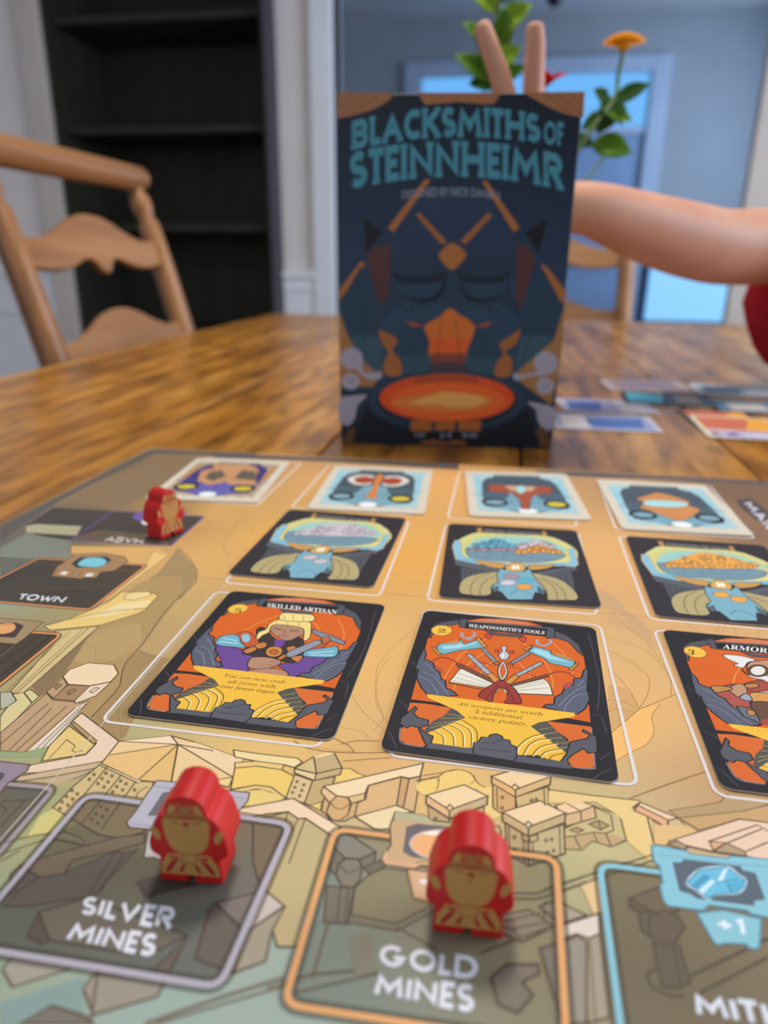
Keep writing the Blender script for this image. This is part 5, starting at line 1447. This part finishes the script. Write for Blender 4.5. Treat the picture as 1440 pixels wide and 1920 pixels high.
# ---------------------------------------------------------------- meeples
RED = mat('red_painted_wood', 'cc1e1e', .42, .35, noise=60, col2='c41a1a')
MINK = printmat('meeple_ink', .5, .4)
half = [(.75,0),(7.0,0),(7.15,.5),(7.0,2.4),(6.7,6.6),(7.2,7.0),(8.1,7.5),(8.7,8.6),(8.75,10.2),(8.2,12.6),(7.6,14.8),(6.9,16.4),(6.0,17.5),(5.1,18.0),(4.6,18.5),(4.55,19.5),(4.1,21.1),(3.0,22.4),(1.5,23.1),(0,23.3)]
prof = [(x, z) for x, z in half]+[(-x, z) for x, z in reversed(half[:-1])]
prof += [(-.75, 1.4), (-.3, 1.7), (.3, 1.7), (.75, 1.4)]
def meeple(loc, deg, label):
    m_ = tag(empty('dwarf_meeple', (loc[0]/1000, loc[1]/1000, ZB+.0003), math.radians(deg)), label, 'meeple', 'red dwarf meeples')
    D = 10.0; n = len(prof)
    V = [(x/1000, y/1000, z/1000) for y in (0, D) for x, z in prof]
    Fa = [tuple(range(n)), tuple(reversed(range(n, 2*n)))]+[(i, n+i, n+(i+1) % n, (i+1) % n) for i in range(n)]
    o = mesh_obj('meeple_body', V, Fa, RED, m_, bevel=.00045)
    p = Print()
    T = 'c08f4e'
    p.poly([(-6.6,2.2),(6.6,2.2),(6.3,5.0),(4.6,7.9),(-4.6,7.9),(-6.3,5.0)], T)
    for a0, a1 in (((-5.4,2.8),(-4.3,6.0)), ((5.4,2.8),(4.3,6.0))):
        s = 1 if a0[0] > 0 else -1
        p.poly(smooth_pts([(s*5.6,2.9),(s*4.6,2.9),(s*3.0,5.4),(s*2.5,6.3),(s*4.0,5.8)], True), 'a81a1a')
        p.poly([(s*2.6,2.9),(s*1.7,2.9),(s*1.0,4.9),(s*1.6,5.2)], 'a81a1a'); p.poly([(s*4.2,7.3),(s*2.4,7.0),(s*2.6,6.4),(s*4.3,6.6)], 'a81a1a')
    p.poly(smooth_pts([(-4.7,17.2),(-4.95,14.6),(-4.5,11.4),(-3.0,8.8),(0,7.9),(3.0,8.8),(4.5,11.4),(4.95,14.6),(4.7,17.2),(0,17.4)], True), T)
    p.poly(ellipse(0, 6.7, 1.75, 1.5), T); p.stroke(ellipse(0, 6.7, 1.8, 1.5), .28, 'a0522a', True)
    for s in (-1, 1):
        p.poly(ellipse(s*6.9, 13.2, .85, 1.9, rot=-s*.35), T)
        p.stroke([(s*1.3, 16.4), (s*2.6, 16.7), (s*3.2, 16.3)], .3, '7c3a1c')
        p.poly(smooth_pts([(s*3.9,18.8),(s*3.3,20.6),(s*2.4,21.4),(s*2.2,19.4)], True), T)
    p.poly(smooth_pts([(-4.4,17.4),(0,18.0),(4.4,17.4),(4.3,18.5),(0,19.2),(-4.3,18.5)], True), 'a8703c')
    p.stroke([(-4.4,17.4),(-2,17.75),(0,17.85),(2,17.75),(4.4,17.4)], .22, '7c2a18')
    for k in range(9): p.poly(ellipse(-3.6+k*.9, 18.25-.04*(k-4)**2*.6, .16, .2, 8), '7c2a18')
    p.poly(ellipse(0, 20.1, 1.5, .95), 'a8703c'); p.stroke([(-2.2,19.2),(-1.9,20.6),(-.9,21.6)], .25, T); p.stroke([(2.2,19.2),(1.9,20.6),(.9,21.6)], .25, T)
    p.poly(ellipse(0, 16.1, .75, .65), 'a82a1c'); p.stroke([(-.6,14.6),(.6,14.6)], .22, '8c4a24'); p.stroke([(-.4,14.0),(.4,14.0)], .2, '8c4a24')
    p.build('printed_dwarf', m_, MINK, .00002, 2e-6, 'y')
    return m_
meeple((50.6, -137.2), 4.4, 'red dwarf meeple standing on the SILVER MINES space')
meeple((110.9, -139.6), 2.0, 'red dwarf meeple standing on the GOLD MINES space')
meeple((-44.5, 54.5), 68.0, 'red dwarf meeple standing on the purple-edged space at the far left')
# ---------------------------------------------------------------- vase of flowers behind the box
VX, VY = .118, .60
VG = mat('green_glazed_vase', '5f7f78', .25, .5, noise=30)
vs = tag(empty('flower_vase', (VX, VY, ZT)), 'small glazed vase standing behind the game box', 'vase')
pr_ = [(.03,0),(.038,.004),(.046,.04),(.048,.075),(.040,.11),(.026,.14),(.024,.155),(.029,.17)]
v, f = tubegeo([(0,0,z) for r, z in pr_], [r for r, z in pr_], 28, False); f.append(tuple(reversed(range(28))))
o = mesh_obj('vase_body', v, f, VG, vs, smooth=True); o.modifiers.new('th', 'SOLIDIFY').thickness = .003
STEM = mat('green_stem', '5f7a48', .5, .4, noise=30)
def thin(name, col, col2, k=.45):
    """leaf and petal tissue that lets some light through"""
    M = mat(name, col, .55, .3, noise=30, col2=col2); nt = M.node_tree; b = nt.nodes['Principled BSDF']
    t = nt.nodes.new('ShaderNodeBsdfTranslucent'); x = nt.nodes.new('ShaderNodeMixShader'); x.inputs[0].default_value = k
    src = b.inputs['Base Color'].links[0].from_socket
    nt.links.new(src, t.inputs[0]); nt.links.new(b.outputs[0], x.inputs[1]); nt.links.new(t.outputs[0], x.inputs[2])
    nt.links.new(x.outputs[0], nt.nodes['Material Output'].inputs[0]); return M
LEAFM = thin('leaf_green', '7aa82c', '5a8a24'); LEAFD = thin('leaf_dark_green', '4a7a2c', '3a6222'); LEAFY = thin('leaf_yellow_green', 'a8c83a', '8ab02c')
ORANGE = thin('marigold_orange', 'ffd23c', 'ffc41c', .5); REDP = thin('red_petal', 'e0281c', 'd02014')
def leaf(parent, base, tip, width, material, droop=.15, nrm=(0,-.5,1)):
    base, tip = Vector(base), Vector(tip); d = tip-base; L = d.length; d.normalize()
    side = d.cross(Vector(nrm)).normalized(); up = side.cross(d).normalized(); V, Fa = [], []; n = 8
    for i in range(n+1):
        t = i/n; w_ = width*math.sin(math.pi*min(1, t*.97+.03))**.8*(1-.25*t) if i < n else .0006
        c = base+d*L*t-up*droop*L*(t-.5)**2*2
        for k, s in enumerate((-1, -.5, 0, .5, 1)): V.append(c+side*s*w_*.5+up*abs(s)*w_*.16+up*.03*w_*math.sin(t*14+s))
    for i in range(n):
        for k in range(4): Fa.append((i*5+k, i*5+k+1, i*5+5+k+1, i*5+5+k))
    o = mesh_obj('leaf', V, Fa, material, parent, smooth=True); o.modifiers.new('th', 'SOLIDIFY').thickness = .0006
    return o
def W(px, py, Y): p = on_y(px, py, Y); return Vector((p.x-VX, p.y-VY, p.z+.002))
def stemthing(name, label, cat): return tag(empty(name, (VX, VY, ZT)), label, cat)
# marigold
fl = stemthing('marigold_stem', 'orange marigold with leafy stem rising right of the game box', 'flower')
hd = W(1170, 82, .62); pts = [Vector((.005,0,.02)), Vector((.015,0,.16)), W(1105,250,.60), W(1150,190,.61), W(1160,140,.62), hd+Vector((0,0,-.006))]
tube('stem', smooth_pts([tuple(p) for p in pts], k=4), .0022, STEM, fl, 8)
for ring, (n_, r, tilt) in enumerate(((15, .022, .05), (13, .016, .30), (9, .010, .6))):
    for k in range(n_):
        a = 2*math.pi*(k+ring*.5)/n_; e = Vector((math.cos(a), math.sin(a), tilt*.5))
        o = leaf(fl, hd+e*.003+Vector((0,0,.002+ring*.0015)), hd+e*r+Vector((0,0,.002+ring*.0015)), .0075, ORANGE, .1, (0,0,1)); o.name = 'petal'
tube('flower_center', [hd+Vector((0,0,-.006)), hd+Vector((0,0,.001)), hd+Vector((0,0,.007))], [.004, .010, .004], ORANGE, fl, 14)
for b, t, wd, mt in (((1150,190),(1218,155),.019,LEAFD),((1150,195),(1120,250),.024,LEAFD),((1140,215),(1090,240),.020,LEAFD),((1145,195),(1168,232),.024,LEAFM),((1140,180),(1150,235),.03,LEAFD),((1110,268),(1185,285),.032,LEAFM),((1105,255),(1085,275),.022,LEAFD),((1140,190),(1115,165),.016,LEAFD),((1155,215),(1185,225),.012,LEAFY)):
    leaf(fl, W(*b, .61), W(*t, .605), wd, mt, .1, (.2,-1,.4))
sd = stemthing('bare_stem', 'thin pale bare stem leaning out beside the game box', 'stem')
tube('stem', smooth_pts([(.0,.006,.10), (.010,.006,.175), tuple(W(1088,345,.62)), tuple(W(1125,305,.63)), tuple(W(1135,288,.63))], k=3), .0014, STEM, sd, 8)
# leafy sprig above the box
lf = stemthing('leafy_sprig', 'tall sprig of yellow-green leaves behind the raised fingers', 'plant')
pts = [(-.005,0,.02), (-.02,0,.17), tuple(W(925,170,.6)), tuple(W(930,60,.6)), tuple(W(945,-60,.6))]
tube('stem', smooth_pts(pts, k=4), .0024, STEM, lf, 8)
for b, t, wd, mt in (((925,150),(855,100),.026,LEAFM),((928,130),(975,85),.026,LEAFY),((930,90),(870,40),.022,LEAFM),((930,60),(995,5),.030,LEAFY),((935,20),(885,-15),.024,LEAFY),((940,0),(990,-60),.028,LEAFM),((925,160),(880,155),.022,LEAFD),((935,100),(950,10),.026,LEAFM),((930,160),(985,120),.02,LEAFM),((925,120),(895,75),.02,LEAFM),((940,-20),(920,-80),.03,LEAFM)):
    leaf(lf, W(*b, .60), W(*t, .59), wd, mt, .12, (.1,-1,.5))
# red bloom peeking over the box
rb = stemthing('red_bloom', 'red bloom peeking over the box top beside the fingers', 'flower')
hb = W(1022, 160, .56); tube('stem', smooth_pts([(.01,-.005,.02), (.012,-.01,.15), tuple(hb+Vector((0,0,-.004)))], k=3), .002, STEM, rb, 8)
for k in range(8):
    a = 2*math.pi*k/8; e = Vector((math.cos(a), .5*math.sin(a), .55)); o = leaf(rb, hb, hb+e*.020, .013, REDP, .2, (0,-.3,1)); o.name = 'petal'
# ---------------------------------------------------------------- the person reaching in from the right
SKIN = mat('skin', 'd8a184', .5, .35, noise=18, col2='cf9478', sss=.12)
SHIRT = mat('red_cotton', 'a8202a', .85, .2, noise=60, bump=.1); TROU = mat('navy_cotton', '2c3444', .85, .2, noise=60); HAIR = mat('brown_hair', '4a3222', .55, .4, noise=40, stretch=(1,1,.1)); NAIL = mat('nail', 'e2b4a4', .3, .5, noise=20)
pe = tag(empty('person', (.86, .80, 0)), 'person in red T-shirt reaching bare arm behind box, two fingers raised', 'person')
O = Vector((.86, .80, 0))
def Z(x, y, z): return Vector((x, y, z+ZB))-O
def skinmesh(name, nodes, edges, material, parent, root=0, lv=2):
    """nodes: (point, radius or (rx,ry))"""
    me = bpy.data.meshes.new(name); me.from_pydata([tuple(p) for p, r in nodes], edges, []); me.materials.append(material)
    o = link(bpy.data.objects.new(name, me), parent); o.modifiers.new('skin', 'SKIN').use_smooth_shade = True
    sv = me.skin_vertices[0].data
    for i, (p, r) in enumerate(nodes): sv[i].radius = r if isinstance(r, tuple) else (r, r); sv[i].use_root = (i == root)
    s = o.modifiers.new('sub', 'SUBSURF'); s.levels = lv; s.render_levels = lv
    return o
HY = .405
def hp(px, py, Y=HY): p = on_y(px, py, Y); return Z(p.x, p.y, p.z)
wrist = hp(985, 392, .415); palm0 = hp(975, 335, .412)
N = [(Z(.87,.80,-.185), (.12,.085)), (Z(.87,.80,-.08), (.115,.085)), (Z(.85,.79,.08), (.13,.085)), (Z(.84,.785,.19), (.075,.065)), (Z(.84,.78,.25), .045), (Z(.83,.775,.31), .043),   # 0-5 trunk, neck
     (Z(.82,.77,.37), (.075,.085)), (Z(.815,.765,.44), (.078,.092)), (Z(.82,.77,.50), (.06,.07)),                                            # 6-8 head
     (Z(.70,.72,.165), .044), (Z(.56,.65,.155), .043), (hp(1440,463,.59), .041), (hp(1345,465,.54), .038), (hp(1290,452,.515), .0375), (hp(1200,424,.475), .0315), (hp(1100,388,.435), .0235), (wrist, (.024,.020)), (palm0, (.031,.016)),   # 9-17 reaching arm
     (Z(.99,.90,.165), .055), (Z(1.02,.93,-.07), .04), (Z(.86,.94,-.13), .033), (Z(.76,.92,-.135), (.03,.016)),                              # 18-21 other arm
     (Z(.80,.72,-.215), .068), (Z(.48,.71,-.222), .054), (Z(.46,.71,-.45), .045), (Z(.45,.71,-.68), .032),                                      # 22-25 leg
     (Z(.80,.89,-.215), .068), (Z(.48,.91,-.222), .054), (Z(.46,.91,-.45), .045), (Z(.45,.91,-.68), .032)]
E_ = [(0,1),(1,2),(2,3),(3,4),(4,5),(5,6),(6,7),(7,8),(3,9),(9,10),(10,11),(11,12),(12,13),(13,14),(14,15),(15,16),(16,17),(3,18),(18,19),(19,20),(20,21),(0,22),(22,23),(23,24),(24,25),(0,26),(26,27),(27,28),(28,29)]
# hand: knuckles across the palm, then five fingers (index and middle raised in a V)
k_i, k_m, k_r, k_p = hp(962,232), hp(998,228), hp(1028,240), hp(1052,258)
def chain(pts, rads, start):
    i0 = start
    for p, r in zip(pts, rads): N.append((p, r)); E_.append((i0, len(N)-1)); i0 = len(N)-1
    return i0
mid = hp(988, 280, .411); N.append((mid, (.036,.015))); E_.append((17, len(N)-1)); mi = len(N)-1
ti = chain([k_i, hp(940,150), hp(918,88), hp(904,50), hp(901,42)], [.0098, .0088, .0082, .0074, .006], mi)
tm = chain([k_m, hp(1001,145), hp(1004,85), hp(1003,50), hp(1003,42)], [.0098, .0088, .0082, .0074, .006], mi)
tr = chain([k_r, hp(1036,215,.385), hp(1030,255,.372), hp(1020,280,.385)], [.0095, .0085, .008, .007], mi)
tp = chain([k_p, hp(1060,238,.388), hp(1052,268,.377), hp(1042,288,.388)], [.0088, .0075, .007, .0062], mi)
tt = chain([hp(950,330,.405), hp(945,285,.386), hp(985,262,.372), hp(1015,262,.366)], [.012, .0105, .0095, .0075], 17)
body = skinmesh('body', N, E_, SKIN, pe, 0, 2)
for t_, d_ in ((ti, Vector((-.25,0,1))), (tm, Vector((0,0,1)))):
    c_ = N[t_][0]-d_.normalized()*.006+Vector((0,.0068,0)); o = mesh_obj('nail', *boxgeo(-.0042,.0042,-.0008,.0008,-.005,.005), NAIL, body, bevel=.0006); o.location = c_; o.rotation_euler = (0, math.atan2(d_.x, d_.z), 0)
# clothes
skinmesh('trousers', [(N[0][0], (.135,.098)), (N[22][0], .078), (N[23][0], .064), (N[24][0], .056), (N[25][0]+Vector((0,0,.06)), .048), (N[26][0], .078), (N[27][0], .064), (N[28][0], .056), (N[29][0]+Vector((0,0,.06)), .048)],
         [(0,1),(1,2),(2,3),(3,4),(0,5),(5,6),(6,7),(7,8)], TROU, pe)
skinmesh('shirt_torso', [(Z(.87,.80,-.255), (.14,.11)), (Z(.87,.80,-.20), (.155,.118)), (Z(.87,.80,-.08), (.145,.11)), (Z(.85,.79,.08), (.17,.12)), (Z(.84,.785,.20), (.105,.09)), (Z(.72,.73,.165), .07), (Z(.66,.70,.157), .062), (Z(.99,.90,.165), .066), (Z(1.01,.88,.03), .06)],
         [(0,1),(1,2),(2,3),(3,4),(4,5),(5,6),(4,7),(7,8)], SHIRT, pe)
# loose sleeve of the reaching arm: its hem hangs below the arm
a0, a1 = Z(.69,.715,.158), Z(.385,.572,.112); V, Fa = [], []
ax = (a1-a0).normalized(); sd_ = ax.cross(Vector((0,0,1))).normalized(); upv = sd_.cross(ax)
for i in range(9):
    t = i/8
    for k in range(20):
        a = 2*math.pi*k/20; s = math.cos(a); r = .068+.004*t+.003*math.sin(3*a+5*t)
        ext = -.075*t*max(0, s+.2)          # the upper side of the hem stays back towards the shoulder
        V.append(a0+(a1-a0)*t+ax*ext+upv*s*r*(1.0 if s > 0 else 1.25)*(.92 if s > 0 else 1)+sd_*math.sin(a)*r*.9)
for i in range(8):
    for k in range(20): Fa.append((i*20+k, i*20+(k+1) % 20, (i+1)*20+(k+1) % 20, (i+1)*20+k))
o = mesh_obj('sleeve', V, Fa, SHIRT, pe, smooth=True); o.modifiers.new('th', 'SOLIDIFY').thickness = .0025
for y_ in (.71, .91):
    mesh_obj('shoe', *tubegeo([(.52-O.x, y_-O.y, .036), (.45-O.x, y_-O.y, .046), (.35-O.x, y_-O.y, .04), (.29-O.x, y_-O.y, .032)], [(.038,.035), (.042,.045), (.046,.038), (.036,.03)], 14), mat('shoe_canvas', 'd8d4cc', .8, .2, noise=60), pe, smooth=True)
# head details: hair cap, ears, eyes, nose, mouth (the head looks towards the box)
hc = Z(.815,.765,.45); fw = Vector((-.75,-.6,-.1)).normalized(); rt = fw.cross(Vector((0,0,1))).normalized(); up_ = rt.cross(fw)
def ball(name, c, r, material, n=12, cut=None):
    bm = bmesh.new(); bmesh.ops.create_uvsphere(bm, u_segments=n*2, v_segments=n, radius=1)
    for v_ in bm.verts: v_.co = Vector(c)+rt*v_.co.x*r[0]+fw*v_.co.y*r[1]+up_*v_.co.z*r[2]
    if cut: bmesh.ops.delete(bm, geom=[v_ for v_ in bm.verts if cut(v_.co)], context='VERTS')
    me = bpy.data.meshes.new(name); bm.to_mesh(me); bm.free(); me.materials.append(material)
    for p_ in me.polygons: p_.use_smooth = True
    return link(bpy.data.objects.new(name, me), pe)
o = ball('hair', hc+up_*.012-fw*.008, (.090,.104,.100), HAIR, 16, lambda c: (c-hc).dot(fw) > .045 and (c-hc).dot(up_) < .055 or (c-hc).dot(up_) < -.07); o.modifiers.new('th', 'SOLIDIFY').thickness = .006
EYE = mat('eye_white', 'ece8e2', .2, .5, noise=20); IRIS = mat('iris', '3c2a1c', .2, .5, noise=20); LIP = mat('lip', 'b4685c', .45, .4, noise=20)
for s in (-1, 1):
    e_ = ball('eye', hc+fw*.079+rt*s*.031-up_*.012, (.012,.010,.009), EYE, 8); ball('ear', hc+rt*s*.08-up_*.02-fw*.005, (.010,.018,.028), SKIN, 8)
    ball('iris', hc+fw*.0868+rt*s*.031-up_*.012, (.0055,.0035,.0055), IRIS, 6).parent = e_
ball('nose', hc+fw*.092-up_*.036, (.012,.018,.02), SKIN, 8); ball('mouth', hc+fw*.082-up_*.066, (.022,.008,.006), LIP, 8)
